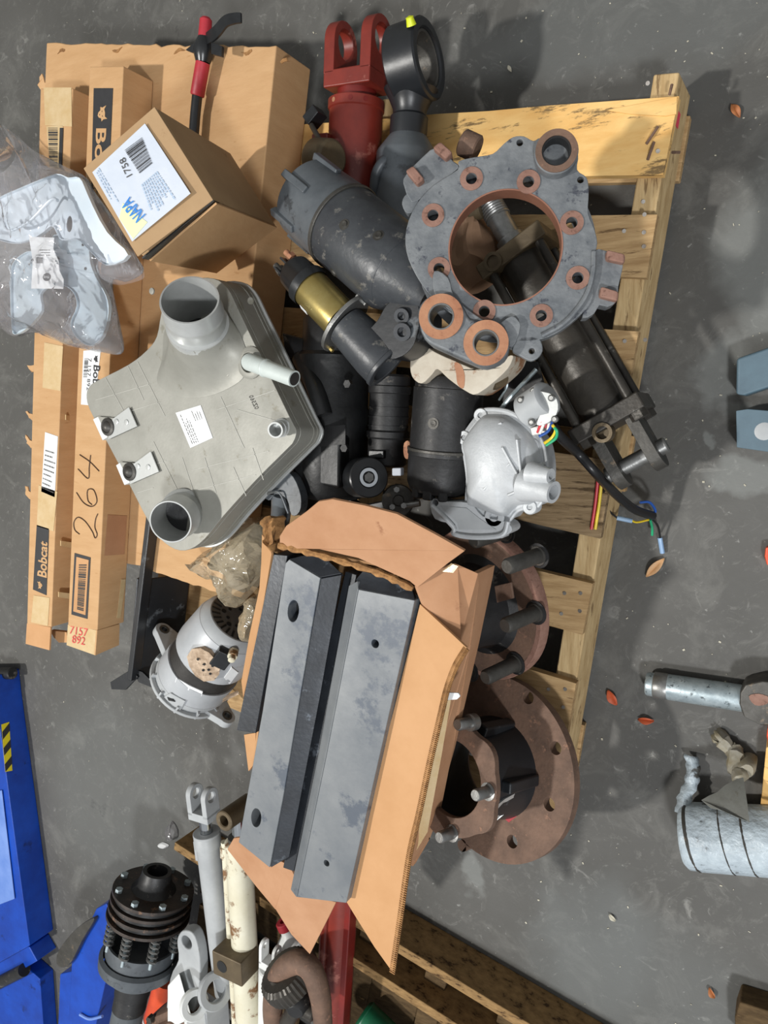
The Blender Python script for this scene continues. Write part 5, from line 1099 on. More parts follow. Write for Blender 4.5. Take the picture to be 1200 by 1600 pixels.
# blades: each a bevelled bar
BG = 'steel blades in the torn carton'
def blade(label, top, thick, side_px=None, holes=(), endbev=None, mat='blade'):
    """top: photo polygon (x, y, z) of the wide face; side strips are bevels hanging from its long edges"""
    t = thing('cutting_blade', label, 'blade', V(*top[0])-UP*thick, BG)
    P3 = [V(*p) for p in top]; n_ = normal_of(P3); n_ = n_ if n_.z > 0 else -n_
    c0_ = sum(P3, Vector())/len(P3); P3 = [p-n_*(p-c0_).dot(n_) for p in P3]
    hp = []
    for x, y, rx_, ry_ in holes:
        c = onplane(x, y, P3[0], n_); lx = (P3[-1]-P3[0]).normalized(); ly = n_.cross(lx)
        hp.append([c+lx*ry_*math.cos(k)+ly*rx_*math.sin(k) for k in [2*math.pi*i/20 for i in range(20)]])
    add('bar', prism(bmesh.new(), P3, n_*-thick, hp), mat, t, .0012)
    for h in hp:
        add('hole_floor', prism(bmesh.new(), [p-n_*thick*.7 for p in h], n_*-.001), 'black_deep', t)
    for st_, mt in (side_px or ()):
        add('bevel_face', prism(bmesh.new(), [V(*p) for p in st_], .012), mt, t, .001)
    return t
ZT = .40
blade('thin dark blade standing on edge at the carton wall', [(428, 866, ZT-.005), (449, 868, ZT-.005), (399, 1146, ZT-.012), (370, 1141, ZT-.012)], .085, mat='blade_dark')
blade('grey steel blade with two large oval holes in the carton', [(446, 880, ZT), (452, 874, ZT), (500, 903, ZT), (470, 1080, ZT-.004), (442, 1247, ZT-.008), (421, 1356, ZT-.01), (373, 1316, ZT-.01), (410, 1110, ZT-.004)], .035,
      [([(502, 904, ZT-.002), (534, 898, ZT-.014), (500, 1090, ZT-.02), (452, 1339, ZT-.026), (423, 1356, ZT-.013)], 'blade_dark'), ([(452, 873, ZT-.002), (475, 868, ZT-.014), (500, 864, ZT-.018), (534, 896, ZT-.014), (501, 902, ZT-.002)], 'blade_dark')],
      [(458, 955, .011, .019), (400, 1278, .011, .019)])
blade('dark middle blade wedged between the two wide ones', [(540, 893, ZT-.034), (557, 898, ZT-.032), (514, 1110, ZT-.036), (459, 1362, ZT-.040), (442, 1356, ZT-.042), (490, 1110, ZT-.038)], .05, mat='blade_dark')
blade('wide grey blade with two small round holes in the carton', [(560, 921, ZT), (648, 938, ZT), (640, 975, ZT), (600, 1150, ZT-.003), (566, 1300, ZT-.006), (541, 1411, ZT-.008), (464, 1402, ZT-.008), (510, 1180, ZT-.004)], .03,
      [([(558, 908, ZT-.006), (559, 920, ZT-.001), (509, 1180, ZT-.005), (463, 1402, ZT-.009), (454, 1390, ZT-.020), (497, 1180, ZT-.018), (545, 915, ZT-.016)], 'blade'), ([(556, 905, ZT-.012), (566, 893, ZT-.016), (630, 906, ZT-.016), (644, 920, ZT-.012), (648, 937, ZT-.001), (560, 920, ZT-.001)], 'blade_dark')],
      [(586, 1006, .0065, .0065), (510, 1349, .0055, .0055)])
# ------------------------------------------------------------------ two wheel hubs
def solve_axis(px0, z0, px1, z1): return (V(*px1, z1)-V(*px0, z0)).normalized()
u_hub = thing('wheel_hub', 'rusty round wheel hub with long bare studs under the carton', 'wheel hub', V(760, 945, .131))
hc = V(748, 944, .20); hn = solve_axis((840, 960), .20, (793, 980), .27); hr = mpp(752, 946, .2)*122
add('flange', lathe(bmesh.new(), hc, hn, [(-.022, 0), (-.022, hr*.99), (-.018, hr), (-.004, hr), (0, hr*.985), (0, 0)], 64), 'rust_dark', u_hub)
add('rim_edge', lathe(bmesh.new(), hc, hn, [(-.020, hr*1.002), (-.002, hr*1.002), (.0006, hr*.99), (.0006, hr*.93)], 64), 'rust', u_hub)
add('barrel', lathe(bmesh.new(), hc, hn, [(0, hr*.66), (.008, hr*.56), (.04, hr*.5), (.078, hr*.47), (.078, hr*.36), (.03, hr*.34), (.03, 0)], 56), 'black_grime', u_hub)
fx, fy, _ = frame(hn)
def onhub(x, y, o, n_): return onplane(x, y, o, n_)
for bx0, by0 in ((842, 868), (838, 957), (806, 1036), (735, 1048), (790, 830)):
    p = onplane(bx0, by0, hc, hn)
    sd_ = add('stud', lathe(bmesh.new(), p-hn*.002, hn, [(0, .0155), (.006, .0155), (.0065, .0125), (.074, .0125), (.078, .010), (.078, 0)], 24), 'steel_dark', u_hub)
    add('stud_seat', lathe(bmesh.new(), p, hn, [(.0, .02), (.002, .02), (.003, .016)], 24), 'black_grime', sd_)
add('square_window', prism(bmesh.new(), [onplane(x, y, hc+hn*.03, hn) for x, y in ((772, 916), (798, 910), (802, 935), (776, 942))], hn*-.004), 'rust_dark', u_hub, .001)
l_hub = thing('flanged_hub', 'rusty wide-flanged hub with black barrel on the pallet corner', 'wheel hub', V(790, 1200, .131))
lc = V(772, 1198, .190); ln = solve_axis((772, 1198), .16, (697, 1215), .275); lr = mpp(772, 1198, .16)*122
tgt = V(700, 1214, .300); Lh = (tgt-lc).length
ln = (ln*.55+UP*.45).normalized(); ln = solve_axis((772, 1198), .19, (702, 1216), .305)
gx, gy, _ = frame(ln)
fl_o = [lc+(gx*math.cos(t)+gy*math.sin(t))*lr*1.13 for t in [2*math.pi*i/72 for i in range(72)]]
hh = [circ(onplane(x, y, lc, ln), ln, .011, 20) for x, y in ((825, 1090), (868, 1169), (858, 1257), (800, 1315), (722, 1321))]
bo = circ(lc, ln, lr*.5, 48)
add('flange', prism(bmesh.new(), fl_o, ln*-.018, [bo]+hh), 'rust_dark', l_hub, .002)
add('barrel', lathe(bmesh.new(), lc, ln, [(-.015, lr*.5), (0, lr*.62), (.01, lr*.6), (Lh*.5, lr*.55), (Lh*.95, lr*.53), (Lh*.95, lr*.46), (0, lr*.46), (-.015, lr*.5)], 56), 'black_paint', l_hub)
tc2 = lc+ln*Lh
def lobe(f): return 1+.10*max(0, math.cos(2*math.pi*(f*5-.2)))
lobes = []
st_px = ((722, 1133), (750, 1241), (694, 1306))
tb = [tc2+(gx*math.cos(t)+gy*math.sin(t))*lr*.66*(1+.09*max(0, math.cos(5*(t-.35)))) for t in [2*math.pi*i/80 for i in range(80)]]
add('top_flange', prism(bmesh.new(), tb, ln*-.012, [circ(tc2, ln, lr*.44, 48)]), 'rust_dark', l_hub, .0015)
for x, y in st_px:
    p = onplane(x+12, y-4, tc2, ln)
    add('stud', lathe(bmesh.new(), p-ln*.012, ln, [(0, .014), (.013, .014), (.0135, .0095), (.042, .0095), (.044, .008), (.044, 0)], 22), 'steel', l_hub)
for t in (2.2, 3.4, 4.6):
    dd = gx*math.cos(t)+gy*math.sin(t)
    add('barrel_rib', obox(bmesh.new(), lc+dd*lr*.6+ln*Lh*.35, dd, ln, dd.cross(ln), lr*.14, Lh*.7, .02), 'black_paint', l_hub, .004)
add('worn_patch', prism(bmesh.new(), [onplane(x, y, lc+ln*.001, ln) for x, y in ((787, 1278), (812, 1262), (816, 1268), (795, 1285))], ln*-.001), 'red_bright', l_hub)
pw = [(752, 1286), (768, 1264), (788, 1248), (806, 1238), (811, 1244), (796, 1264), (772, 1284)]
add('scuff_reflection', wrap_patch(bmesh.new(), pw, lc, ln, lr*.555, .0012), 'aluminium_bright', l_hub, smooth=0)  # bright reflection on silver worn metal, painted as a pale patch
# ------------------------------------------------------------------ second pallet, lower side of the picture
def bar_obj(name, a, b, w_, h, mat, parent, bev=.002):
    a = Vector(a); b = Vector(b); d = (b-a).normalized(); s = d.cross(UP).normalized()*w_/2
    return add(name, hull8(bmesh.new(), [a+s, b+s, b-s, a-s], [p-UP*h for p in (a+s, b+s, b-s, a-s)]), mat, parent, bev)
p2 = thing('crate_pallet', 'dark weathered pallet lying askew under the lower row of cylinders', 'pallet', V(500, 1500, 0))
zt = .10
b_a, b_b = V(622, 1475, zt), V(860, 1620, zt); e2 = (b_b-b_a).normalized(); s2 = e2.cross(UP).normalized()
if s2.y > 0: s2 = -s2                       # towards the lower edge
add('side_rail', hull8(bmesh.new(), [b_a-e2*.25, b_b+e2*.2, b_b+e2*.2+s2*.022, b_a-e2*.25+s2*.022], [p-UP*.1 for p in (b_a-e2*.25, b_b+e2*.2, b_b+e2*.2+s2*.022, b_a-e2*.25+s2*.022)]), 'wood_crate', p2, .002)
c_a = V(272, 1322, zt); c_b = V(720, 1612, zt)
bar_obj('side_rail', c_a, c_b+(c_b-c_a).normalized()*.1, .022, .1, 'wood_crate', p2)
d2 = (c_b-c_a).normalized()
for k, (o_, w_, z_) in enumerate(((.11, .09, .035), (.24, .09, .03), (.40, .08, .03), (.55, .08, .03))):
    st_ = c_a+d2*.05+s2*o_*1.0-UP*(zt-z_); bar_obj('floor_slat', st_, st_+d2*1.0, w_, .015, 'wood_dark', p2)
for k in range(6):
    st_ = b_a-e2*.28+e2*(.02+k*.17)+s2*.01-UP*.055
    bar_obj('cross_slat', st_, st_+s2*.62, .05, .016, 'wood_dark', p2)
def clevis(parent, base, ax, xs, ys, hw, L, R, rh, th, mat, bev=.0015, block=.02):
    cl2 = add('clevis', obox(bmesh.new(), base+ax*block/2, xs, ax, ys, hw*2, block, R*2), mat, parent, bev)
    for s in (-1, 1):
        off = xs*(s*(hw-th/2)-th/2)
        o3 = [base+p+off for p in [ax*block*.6+ys*R, ax*block*.6-ys*R]+[ax*L+(-ys*math.cos(t)+ax*math.sin(t))*R for t in [math.pi*i/14 for i in range(15)]]]
        hole = [base+ax*L+off+(ax*math.cos(t)+ys*math.sin(t))*rh for t in [2*math.pi*i/22 for i in range(22)]]
        add('clevis_lug', prism(bmesh.new(), o3, xs*th, [hole]), mat, cl2, bev)
    return cl2
# grey cylinder
g = thing('grey_cylinder', 'slim grey painted hydraulic cylinder with a forked clevis end', 'hydraulic cylinder', V(330, 1400, .105))
A = V(323, 1302, .175); Bv = V(350, 1520, .15); ax = (A-Bv).normalized(); xs, ys, _ = frame(ax); xs = xs if xs.x > 0 else -xs
add('barrel', lathe(bmesh.new(), A, -ax, [(0, 0), (0, .029), (.003, .031), (.03, .031), (.032, .0275), (.42, .0275), (.42, 0)], 32), 'grey_paint', g)
add('rod', cyl(bmesh.new(), A-ax*.01, A+ax*.045, .014, seg=24), 'chrome', g)
clevis(g, A+ax*.04, ax, xs, ys, .030, .058, .022, .012, .014, 'grey_paint')
add('port_block', obox(bmesh.new(), A-ax*.05-xs*.028, xs, ax, ys, .02, .05, .02), 'grey_paint', g, .002)
add('gland_lip', ring(bmesh.new(), A-ax*.002, A+ax*.004, .0315, .014, 32, .001), 'grey_paint', g)
# cream cylinder
w1 = thing('cream_cylinder', 'chipped cream hydraulic cylinder with a brown trunnion block', 'hydraulic cylinder', V(378, 1450, .105))
A = V(373, 1312, .175); Bv = V(390, 1620, .16); ax = (A-Bv).normalized(); xs, ys, _ = frame(ax); xs = xs if xs.x > 0 else -xs
add('barrel', lathe(bmesh.new(), A, -ax, [(0, 0), (0, .026), (.004, .032), (.02, .032), (.022, .030), (.55, .030), (.55, 0)], 32), 'off_white_paint', w1)
add('gland', lathe(bmesh.new(), A, ax, [(0, 0), (0, .024), (.008, .024), (.010, .018), (.010, 0)], 28), 'steel_dark', w1)
add('rod', cyl(bmesh.new(), A, A+ax*.055, .014, seg=24), 'chrome', w1)
tc3 = A+ax*.068
add('cross_tube', ring(bmesh.new(), tc3-UP*.045, tc3+UP*.045, .023, .012, 32, .002), 'brown_steel', w1)
add('feed_pipe', sweep(bmesh.new(), spline([A-ax*.02-xs*.026, A-ax*.03-xs*.042, A-ax*.06-xs*.043, A-ax*.5-xs*.043], 6), .0085, 12), 'off_white_paint', w1)
add('pipe_joint', cyl(bmesh.new(), A-ax*.03-xs*.042, A-ax*.055-xs*.043, .012, seg=16), 'off_white_paint', w1)
tb_ = add('trunnion_block', obox(bmesh.new(), V(368, 1500, .19), xs, ax, ys, .085, .06, .06), 'brown_steel', w1, .003)
add('trunnion_hole', lathe(bmesh.new(), V(368, 1500, .19)+ys*.0302-xs*.014, ys, [(0, 0), (0, .014), (.0008, .014), (.0008, 0)], 24), 'black_deep', tb_)
# white fork cylinder
wf = thing('white_fork', 'small white painted fork-ended cylinder beside the bottle', 'hydraulic cylinder', V(420, 1550, .105))
A = V(422, 1512, .17); Bv = V(420, 1640, .15); ax = (A-Bv).normalized(); xs, ys, _ = frame(ax); xs = xs if xs.x > 0 else -xs
add('barrel', cyl(bmesh.new(), A, Bv, .026, seg=28, ch=.003), 'white_paint', wf)
clevis(wf, A, ax, xs, ys, .022, .055, .014, .006, .008, 'white_paint')
# bottle
bt = thing('white_bottle', 'white plastic bottle with a red cap under the carton flap', 'bottle', V(460, 1480, .105))
A = V(447, 1450, .13); Bv = V(476, 1515, .11); d = (Bv-A).normalized()
add('body', lathe(bmesh.new(), A, d, [(0, 0), (0, .014), (.012, .016), (.03, .034), (.04, .036), (.14, .036), (.145, .03), (.145, 0)], 28), 'white_paint', bt)
add('red_cap', lathe(bmesh.new(), A-d*.018, d, [(0, .008), (.0, .016), (.002, .018), (.018, .018), (.02, .015), (.02, .008), (0, .008)], 28), 'red_bright', bt)
# lower red cylinder
r2 = thing('red_barrel', 'dull red cylinder barrel running out under the carton flaps', 'hydraulic cylinder', V(520, 1540, .105))
A = V(533, 1380, .11); Bv = V(517, 1640, .10); ax = (A-Bv).normalized(); xs, ys, _ = frame(ax); xs = xs if xs.x > 0 else -xs
add('barrel', cyl(bmesh.new(), A, Bv, .040, seg=32), 'red_paint', r2)
add('feed_tube', sweep(bmesh.new(), [A+ys*.04-xs*.012, Bv+ys*.04-xs*.012], .009, 12), 'red_paint', r2)
add('side_bar', obox(bmesh.new(), (A+Bv)/2+xs*.034+ys*.012, ax, xs, ys, (A-Bv).length, .018, .03), 'red_dark', r2, .003)
# driveline yoke
yk = thing('driveline_yoke', 'dark rusty universal joint yoke with a ribbed collar beside the white fork', 'yoke', V(460, 1560, .105))
hz = .235
pts = spline([V(432, 1640, .16), V(426, 1575, hz-.02), V(436, 1525, hz), V(462, 1503, hz), V(486, 1515, hz), V(500, 1555, hz-.01), V(505, 1600, hz-.03)], 6)
add('yoke_arm', sweep(bmesh.new(), pts, [.020+.004*math.sin(math.pi*i/(len(pts)-1)) for i in range(len(pts))], 16), 'rust_dark', yk)
col_c = V(450, 1525, hz-.01); cd = Vector((-.35, .8, .35)).normalized()
add('ribbed_collar', lathe(bmesh.new(), col_c, cd, [(-.02, .03), (-.02, .056), (-.01, .058), (.012, .058), (.02, .05), (.022, .03)], 72, wob=lambda f: 1+.03*(1 if int(f*72) % 2 else 0)), 'oily_steel', yk, smooth=20)
add('cross_hub', lathe(bmesh.new(), V(465, 1568, hz-.01), Vector((.3, -.2, .8)), [(-.03, 0), (-.03, .02), (-.01, .028), (.01, .026), (.02, .016), (.02, 0)], 24), 'black_grime', yk)
for x, y, dx in ((447, 1600, -1), (492, 1585, 1)):
    add('bearing_cap', cyl(bmesh.new(), V(465, 1568, hz-.015), V(x, y, hz-.02), .017, seg=20, ch=.003), 'oily_steel', yk)
# white clevis ears, rusty flange, orange tube end, grey lug
def ring_lug(name, label, cat, c, n_, R, r, th, tail, mat):
    t = thing(name, label, cat, Vector((c.x, c.y, .1)))
    add('eye', ring(bmesh.new(), c-n_*th/2, c+n_*th/2, R, r, 36, .002), mat, t)
    d_ = (tail-c).normalized(); s_ = n_
    add('shank', obox(bmesh.new(), c+d_*(R*.85+(tail-c).length/2), d_, s_, d_.cross(s_), (tail-c).length, th, R*1.5), mat, t, .003)
    return t
nn = Vector((.85, .35, .3)).normalized()
ring_lug('grey_lug', 'pale grey ring lug leaning beside the cream cylinder', 'lug', V(336, 1548, .19), nn, .042, .024, .014, V(343, 1640, .14), 'grey_paint')
ring_lug('white_lug', 'white-faced ring lug next to the rusty flange', 'lug', V(303, 1570, .235), nn, .034, .018, .014, V(308, 1640, .21), 'white_paint')
lg = thing('fork_plate', 'tall pale grey fork plate with an oval hole behind the clutch', 'fork', V(290, 1500, .105))
add('plate', prism(bmesh.new(), smooth_loop(PX([(276, 1470), (284, 1455), (300, 1458), (310, 1485), (312, 1530), (300, 1585), (262, 1590), (265, 1530), (278, 1500)], .19), 3), .03, [circ(V(291, 1473, .19), UP, .016, 20)]), 'grey_paint', lg, .004)
add('side_web', hull8(bmesh.new(), PX([(262, 1540), (280, 1520), (300, 1590), (262, 1610)], .215), PX([(262, 1540), (280, 1520), (300, 1590), (262, 1610)], .18)), 'white_paint', lg, .003)
rf_ = thing('rusty_flange', 'small rusty flange casting with bolts beside the white lug', 'flange', V(270, 1590, .105))
add('disc', mound(bmesh.new(), smooth_loop(PX([(228, 1600), (240, 1585), (262, 1575), (280, 1565), (300, 1580), (312, 1605), (300, 1640), (240, 1640)], .19), 4), V(275, 1605, .19), [(1, -.05), (1, 0), (.9, .01), (.6, .016), (.5, .03), (.3, .034), (.1, .034)], amp=.002), 'rust_dark', rf_)
for x, y in ((238, 1590), (282, 1566), (305, 1595)): add('bolt', bolt(bmesh.new(), V(x, y, .2), UP, .010, .012), 'steel_dark', rf_)
ot = thing('orange_tube', 'orange plastic shield tube with a white rim beside the clutch shaft', 'tube', V(235, 1580, .105))
A, Bv = V(262, 1528, .06), V(236, 1640, .06)
add('tube', cyl(bmesh.new(), A, Bv, .034, .044, seg=28), 'orange', ot)
add('white_rim', ring(bmesh.new(), Bv.lerp(A, .42), Bv.lerp(A, .46), .042, .03, 28), 'white_paint', ot)
# green can at the bottom edge
gc = thing('green_can', 'dark green can end lying in the weathered pallet', 'can', V(590, 1595, .05))
A, Bv = V(566, 1588, .09), V(620, 1640, .09); d = (Bv-A).normalized()
add('body', lathe(bmesh.new(), A, d, [(0, 0), (0, .03), (.004, .036), (.12, .036), (.12, 0)], 28), 'green', gc)
add('rim', lathe(bmesh.new(), A, d, [(-.002, .031), (.0, .034), (.005, .0375), (.008, .0365)], 28), 'green', gc)
# ------------------------------------------------------------------ friction clutch on its shaft
pc_ = thing('friction_clutch', 'dark spring-loaded friction clutch on a driveline shaft, beside the grey cylinder', 'clutch', V(225, 1480, .0))
cz = .16
P0, P9 = V(246, 1362, cz), V(190, 1620, cz); 
ax = (V(243, 1380, cz)-V(218, 1500, cz+.035)).normalized(); xs, ys, _ = frame(ax)
hub_c = V(240, 1390, cz); R = mpp(240, 1390, cz)*62
add('splined_hub', lathe(bmesh.new(), hub_c, ax, [(-.01, R*.62), (.0, R*.60), (.012, R*.46), (.035, R*.38), (.05, R*.36), (.05, R*.26), (-.02, R*.24), (-.02, 0)], 32), 'black_grime', pc_)
for k in range(4):
    dk = -ax*(.0+.021*k)
    add('clutch_plate', lathe(bmesh.new(), hub_c+dk, ax, [(-.004, R*.3), (-.004, R*(1+.01*k)), (.004, R*(1+.01*k)), (.004, R*.3), (-.004, R*.3)], 56), 'clutch_steel', pc_, .0008)
    if k < 3: add('friction_disc', lathe(bmesh.new(), hub_c+dk-ax*.0105, ax, [(-.0055, R*.3), (-.0055, R*.93), (.0055, R*.93), (.0055, R*.3), (-.0055, R*.3)], 48), 'black_deep', pc_)
for k in range(8):
    t = 2*math.pi*k/8+.25; dd = xs*math.cos(t)+ys*math.sin(t); p = hub_c+dd*R*.86
    bo_ = add('clutch_bolt', cyl(bmesh.new(), p+ax*.012, p-ax*.15, .0045, seg=10), 'galvanised', pc_)
    add('bolt_head', cyl(bmesh.new(), p+ax*.004, p+ax*.013, .009, seg=6), 'galvanised', bo_)
    hx = []
    for i in range(60):
        a_ = i/60*2*math.pi*5; hx.append(p-ax*(.072+.062*i/60)+(xs*math.cos(a_)+ys*math.sin(a_))*.011)
    add('coil_spring', sweep(bmesh.new(), hx, .0032, 6), 'steel', bo_)
cup = hub_c-ax*.155
add('cup', lathe(bmesh.new(), cup, ax, [(-.07, R*.7), (-.06, R*.8), (-.012, R*.86), (.02, R*.86), (.02, R*.80), (-.03, R*.78), (-.03, 0)], 48), 'slate_paint', pc_)
add('cup_collar', lathe(bmesh.new(), cup-ax*.03, ax, [(-.02, R*.88), (-.014, R*.97), (.010, R*.99), (.016, R*.9)], 48), 'slate_paint', pc_)
add('neck', lathe(bmesh.new(), cup-ax*.07, -ax, [(0, R*.68), (.012, R*.52), (.016, R*.46), (.05, R*.44), (.052, R*.42), (.09, R*.42)], 40), 'black_grime', pc_)
shf = cup-ax*.15
add('shaft', cyl(bmesh.new(), shf, shf-ax*.3, R*.4, seg=36), 'slate_paint', pc_)
# ------------------------------------------------------------------ blue machine frame
bf = thing('lifting_machine', 'bright blue steel machine frame with a hazard sticker on the floor', 'machine frame', V(20, 1300, 0))
zb = .085
def beam(pts, z, mat, name='beam', th=None, bev=.003):
    q = PX(pts, z); return add(name, prism(bmesh.new(), q, UP*-(th or z)), mat, bf, bev)
beam([(-160, 1085), (-8, 1082), (46, 1478), (-170, 1600)], zb, 'blue_paint', 'main_beam')
beam([(-90, 1062), (-18, 1060), (-14, 1092), (-90, 1094)], zb+.015, 'blue_paint', 'corner_block')
beam([(-70, 1250), (2, 1235), (22, 1405), (-70, 1440)], zb+.006, 'blue_pale', 'lit_plate', .004)  # brightly lit top of the frame, painted in as paler blue
q = [V(0, 1135, zb), V(13, 1120, zb), V(19, 1205, zb), V(6, 1192, zb)]
sa, sb = V(-8, 1082, zb), V(46, 1478, zb); sn = (sb-sa).cross(UP).normalized(); sn = sn if sn.x > 0 else -sn
q = [onplane(x, y, sa, sn) for x, y in ((2, 1132), (14, 1128), (19, 1204), (8, 1206))]
stk = decal('hazard_sticker', q, 'yellow', bf, n=sn)
for k in range(3):
    v0, v1 = .02+k*.34, .18+k*.34
    decal('black_stripe', [lerp4(q, 0, v0+.14), lerp4(q, 1, v0), lerp4(q, 1, v1), lerp4(q, 0, v1+.14)], 'print_black', stk, off=.0012, n=sn)
add('pin', cyl(bmesh.new(), V(-30, 1052, .04), V(20, 1052, .04), .018, seg=20, ch=.003), 'black_grime', bf)
beam([(36, 1476), (46, 1480), (58, 1502), (10, 1530), (-70, 1570), (-90, 1530)], .07, 'blue_paint', 'cross_member')
beam([(-60, 1545), (40, 1510), (62, 1530), (70, 1640), (-60, 1680)], .05, 'blue_paint', 'lower_beam')
add('hydraulic_rod', cyl(bmesh.new(), V(-40, 1555, .075), V(38, 1515, .075), .02, seg=20), 'black_grime', bf)
b2 = thing('machine_stand', 'blue flanged support foot with a scuffed grey pad beside the clutch', 'support', V(140, 1520, 0))
q = PX([(112, 1500), (150, 1420), (166, 1412), (178, 1440), (168, 1520), (150, 1600), (130, 1680), (102, 1680)], .13)
add('upright', prism(bmesh.new(), q, UP*-.13), 'blue_paint', b2, .003)
add('rubber_pad', prism(bmesh.new(), smooth_loop(PX([(88, 1506), (92, 1484), (118, 1452), (142, 1436), (146, 1440), (128, 1470), (112, 1502), (100, 1512)], .145), 3), .015), 'steel_dark', b2, .003)
add('lower_web', prism(bmesh.new(), PX([(94, 1522), (112, 1518), (108, 1680), (88, 1680)], .06), UP*-.06), 'blue_paint', b2, .003)
add('pale_edge', sweep(bmesh.new(), spline([V(125, 1585, .135), V(140, 1592, .135), V(160, 1588, .135)], 5), .004, 8), 'blue_pale', b2)
# ------------------------------------------------------------------ things on the floor at the right
pn = thing('pivot_pin', 'galvanised pivot pin with a stepped end and dark head, on bare floor', 'pin', V(1090, 1085, 0))
z = .024; a, b = V(1010, 1068, z), V(1160, 1091, z); d = (b-a).normalized(); L = (b-a).length; r = .0225
add('shank', lathe(bmesh.new(), a, d, [(0, 0), (0, r*.86), (.003, r*.93), (.012, r*.93), (.013, r*.99), (.036, r*.99), (.037, r), (L, r), (L, 0)], 36), 'galvanised', pn)
add('end_band', lathe(bmesh.new(), a, d, [(.013, r*.995), (.014, r*1.03), (.034, r*1.03), (.036, r*.995)], 36), 'steel', pn)
hd = add('head', prism(bmesh.new(), PX([(1156, 1082), (1164, 1070), (1190, 1064), (1240, 1068), (1240, 1132), (1190, 1134), (1162, 1120), (1155, 1100)], .055), UP*-.05), 'steel_dark', pn, .003)
add('weld_face', prism(bmesh.new(), smooth_loop(PX([(1170, 1088), (1185, 1084), (1202, 1090), (1198, 1100), (1180, 1102)], .0562), 3), .001), 'rust', hd)
pv = thing('wrapped_pipe', 'pale pipe end in torn silvery wrapping lying on the floor', 'pipe', V(1130, 1310, 0))
r = .056; a, b = V(1068, 1306, r), V(1240, 1316, r); d = (b-a).normalized(); L = (b-a).length
add('pipe', lathe(bmesh.new(), a, d, [(.004, r*.8), (0, r*.86), (.006, r*.97), (.02, r), (L, r), (L, r*.8), (.004, r*.8)], 40, wob=lambda f: 1+.02*noise.noise(Vector((f*14, 3, 0)))), 'pvc_wrap', pv)
for f, w_ in ((.42, .002), (.62, .0025), (.1, .003)):
    add('string_wrap', lathe(bmesh.new(), a+d*L*f, d+Vector((.0, .12, 0)), [(-w_, r*.99), (0, r*1.02), (w_, r*.99)], 36), 'steel_dark', pv)
rows = spline([V(1080, 1180, .012), V(1083, 1200, .02), V(1080, 1225, .03), V(1070, 1245, .045), V(1066, 1270, .06)], 5)
bm = bmesh.new(); prev = None
for i, p in enumerate(rows):
    w_ = .011+.0015*math.sin(i*1.7); c = [bm.verts.new(p+Vector((-w_, 0, .003*math.sin(i)))), bm.verts.new(p+Vector((0, 0, .005))), bm.verts.new(p+Vector((w_, 0, .002*math.cos(i))))]
    if prev: bm.faces.new((prev[0], prev[1], c[1], c[0])); bm.faces.new((prev[1], prev[2], c[2], c[1]))
    prev = c
st_ = add('loose_strip', bm, 'pvc_wrap', pv); sm = st_.modifiers.new('solid', 'SOLIDIFY'); sm.thickness = .0015
bm = prism(bmesh.new(), [V(1096, 1250, .10), V(1108, 1243, .094), V(1120, 1238, .09), V(1134, 1226, .082), V(1150, 1218, .07), V(1160, 1208, .06), V(1164, 1230, .08), V(1168, 1258, .10), V(1171, 1284, .112), V(1150, 1276, .113), V(1128, 1266, .112), V(1110, 1262, .108)], .002); add('torn_sheet', bm, 'dirty_film', pv)
tw = spline([V(1160, 1225, .06), V(1150, 1190, .03), V(1142, 1170, .015), V(1122, 1155, .014), V(1130, 1150, .014)], 6)
add('twisted_rag', sweep(bmesh.new(), [p+noise.noise_vector(p*60)*.008 for p in tw], [.010+.005*abs(math.sin(i*1.1)) for i in range(len(tw))], 8), 'dirty_cloth', pv)
add('rag_knot', mound(bmesh.new(), smooth_loop(PX([(1150, 1195), (1165, 1188), (1182, 1196), (1178, 1210), (1160, 1215)], .04), 3), V(1166, 1202, .04), [(1, -.035), (1, 0), (.7, .01), (.3, .012)], amp=.004, ns=60), 'dirty_cloth', pv)
wo = tag(add('timber_offcut', prism(bmesh.new(), PX([(1197, 1168), (1260, 1150), (1270, 1285), (1186, 1282)], .04), UP*-.04), 'wood_yellow', None, .002), 'pale timber offcut beside the wrapped pipe', 'timber')
wo2 = tag(add('timber_block', prism(bmesh.new(), PX([(1156, 1566), (1230, 1590), (1240, 1660), (1150, 1640), (1148, 1590)], .05), UP*-.05), 'wood_dark', None, .003), 'dark timber block alone on the floor with a chipped corner', 'timber')
def pad(pts, lab):
    t = thing('steel_block', lab, 'block', V(1200, 600, 0))
    q = PX(pts, .05); add('foot', prism(bmesh.new(), q, UP*-.05), 'blue_grey', t, .004); return t
f1 = pad([(1151, 560), (1205, 541), (1260, 535), (1260, 610), (1200, 606), (1165, 618), (1150, 616)], 'blue grey painted steel block with a plain top')
f2 = pad([(1150, 642), (1170, 639), (1205, 642), (1260, 640), (1260, 712), (1200, 706), (1151, 699)], 'blue grey painted steel block with a worn pale spot')
add('worn_spot', lathe(bmesh.new(), V(1194, 674, .05), UP, [(0, 0), (0, .014), (.0006, .012), (.0006, 0)], 20), 'grey_paint', f2)
for x, y, lab in ((1203, 870, 'orange plastic scrap near the blue grey steel blocks'), (1206, 1152, 'orange plastic scrap near the timber offcut')):
    tag(add('plastic_scrap', prism(bmesh.new(), smooth_loop(PX([(x-7, y-14), (x+14, y-12), (x+16, y+12), (x-5, y+13)], .02), 2), UP*-.02), 'orange', None, .002), lab, 'scrap')
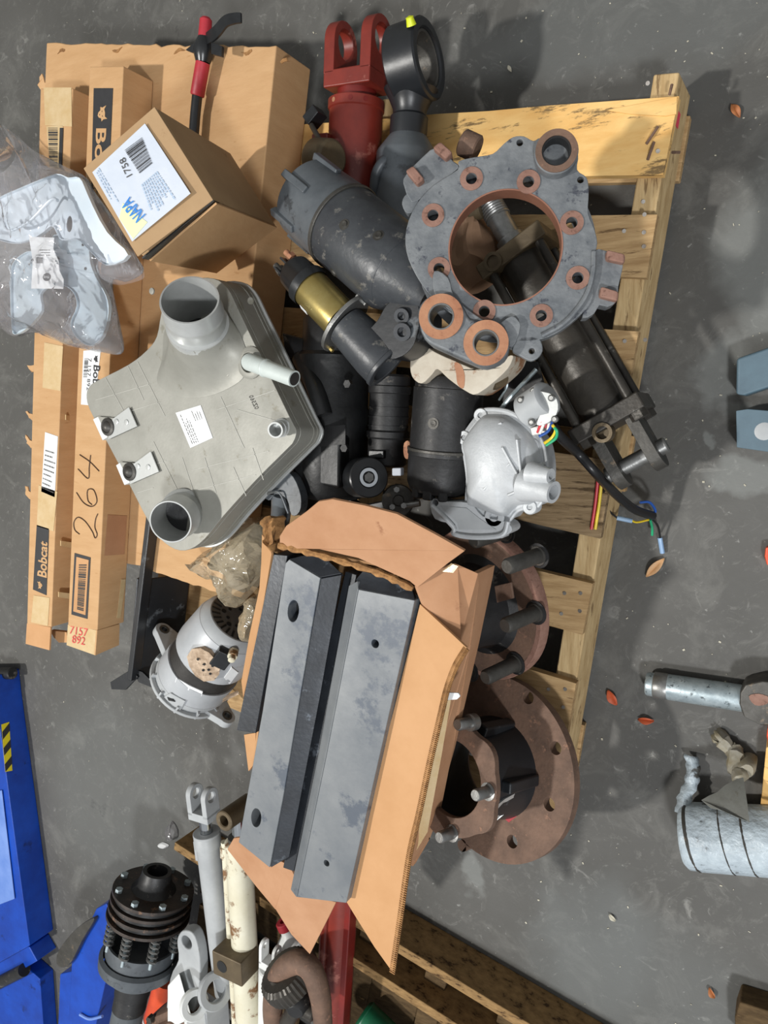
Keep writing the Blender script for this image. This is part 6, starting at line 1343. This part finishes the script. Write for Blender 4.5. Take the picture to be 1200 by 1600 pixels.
# ------------------------------------------------------------------ leaves, litter and grit
def leaf(label, mat, a, b, wd, curl=.006, cat='leaf', name='dry_leaf'):
    a = V(*a, .003); b = V(*b, .003); d_ = (b-a); s_ = d_.cross(UP).normalized(); bm = bmesh.new(); rows = []
    for i in range(9):
        t = i/8; w_ = wd*math.sin(math.pi*min(max(t, .03), .97))**.8; c = a+d_*t
        rows.append([bm.verts.new(c+s_*w_+UP*(curl*math.sin(math.pi*t)+.004)), bm.verts.new(c+UP*.001), bm.verts.new(c-s_*w_+UP*(curl*math.sin(math.pi*t)))])
    for p, q_ in zip(rows, rows[1:]):
        bm.faces.new((p[0], p[1], q_[1], q_[0])); bm.faces.new((p[1], p[2], q_[2], q_[1]))
    o = add(name, bm, mat); m_ = o.modifiers.new('solid', 'SOLIDIFY'); m_.thickness = .0008
    return tag(o, label, cat)
leaf('curled tan leaf under the loose wire end', 'leaf_tan', (1038, 872), (1010, 901), .008)
leaf('small brown leaf near the pallet corner with the pink mark', 'leaf_brown', (1144, 163), (1156, 184), .006)
leaf('torn orange leaf between the pallet and the pivot pin', 'leaf_orange', (950, 1078), (964, 1101), .008)
leaf('orange leaf scrap just below the pivot pin', 'leaf_orange', (997, 1123), (1022, 1126), .006)
leaf('pinkish leaf against the weathered pallet rail', 'leaf_tan', (688, 1508), (711, 1526), .007)
leaf('brown leaf scrap on open floor near the dark timber block', 'leaf_brown', (1108, 1542), (1117, 1558), .005)
leaf('pale green wood chip, rounder of two near the pallet rail', 'chip', (952, 1428), (962, 1438), .004, .002, 'chip', 'wood_chip')
leaf('white chip on the dark floor right of the eye cylinder', 'chip', (795, 103), (799, 113), .003, .002, 'chip', 'wood_chip')
lt = tag(add('plastic_scrap', mound(bmesh.new(), smooth_loop(PX([(262, 1300), (268, 1283), (278, 1296), (276, 1310), (266, 1312)], .002), 4), V(270, 1300, .002), [(1, 0), (.8, .012), (.5, .018), (.2, .02)], amp=.005, ns=60), 'clear_film', smooth=20), 'crumpled clear plastic scrap beside the grey cylinder', 'scrap')
lt = tag(add('plastic_scrap', mound(bmesh.new(), smooth_loop(PX([(246, 1322), (254, 1316), (264, 1321), (256, 1326)], .002), 4), V(255, 1321, .002), [(1, 0), (.7, .005), (.3, .006)], amp=.002, ns=60), 'paper', smooth=20), 'small white plastic scrap by the corner of the weathered pallet', 'scrap')
bm = bmesh.new(); rg_ = random.Random(11)
for i in range(420):
    p = V(rg_.uniform(0, 1200), rg_.uniform(0, 1600), 0); a_ = rg_.uniform(0, 6.28); l_ = rg_.choice((.0008, .001, .0014, .002)); w_ = l_*rg_.uniform(.25, .8)
    obox(bm, p+UP*.0008, Vector((math.cos(a_), math.sin(a_), 0)), Vector((-math.sin(a_), math.cos(a_), 0)), UP, l_*2, w_*2, .0012)
gt = add('floor_grit', bm, 'chip', None, smooth=0); gt['kind'] = 'stuff'; tag(gt, 'pale grit and splinters scattered over the floor', 'grit')
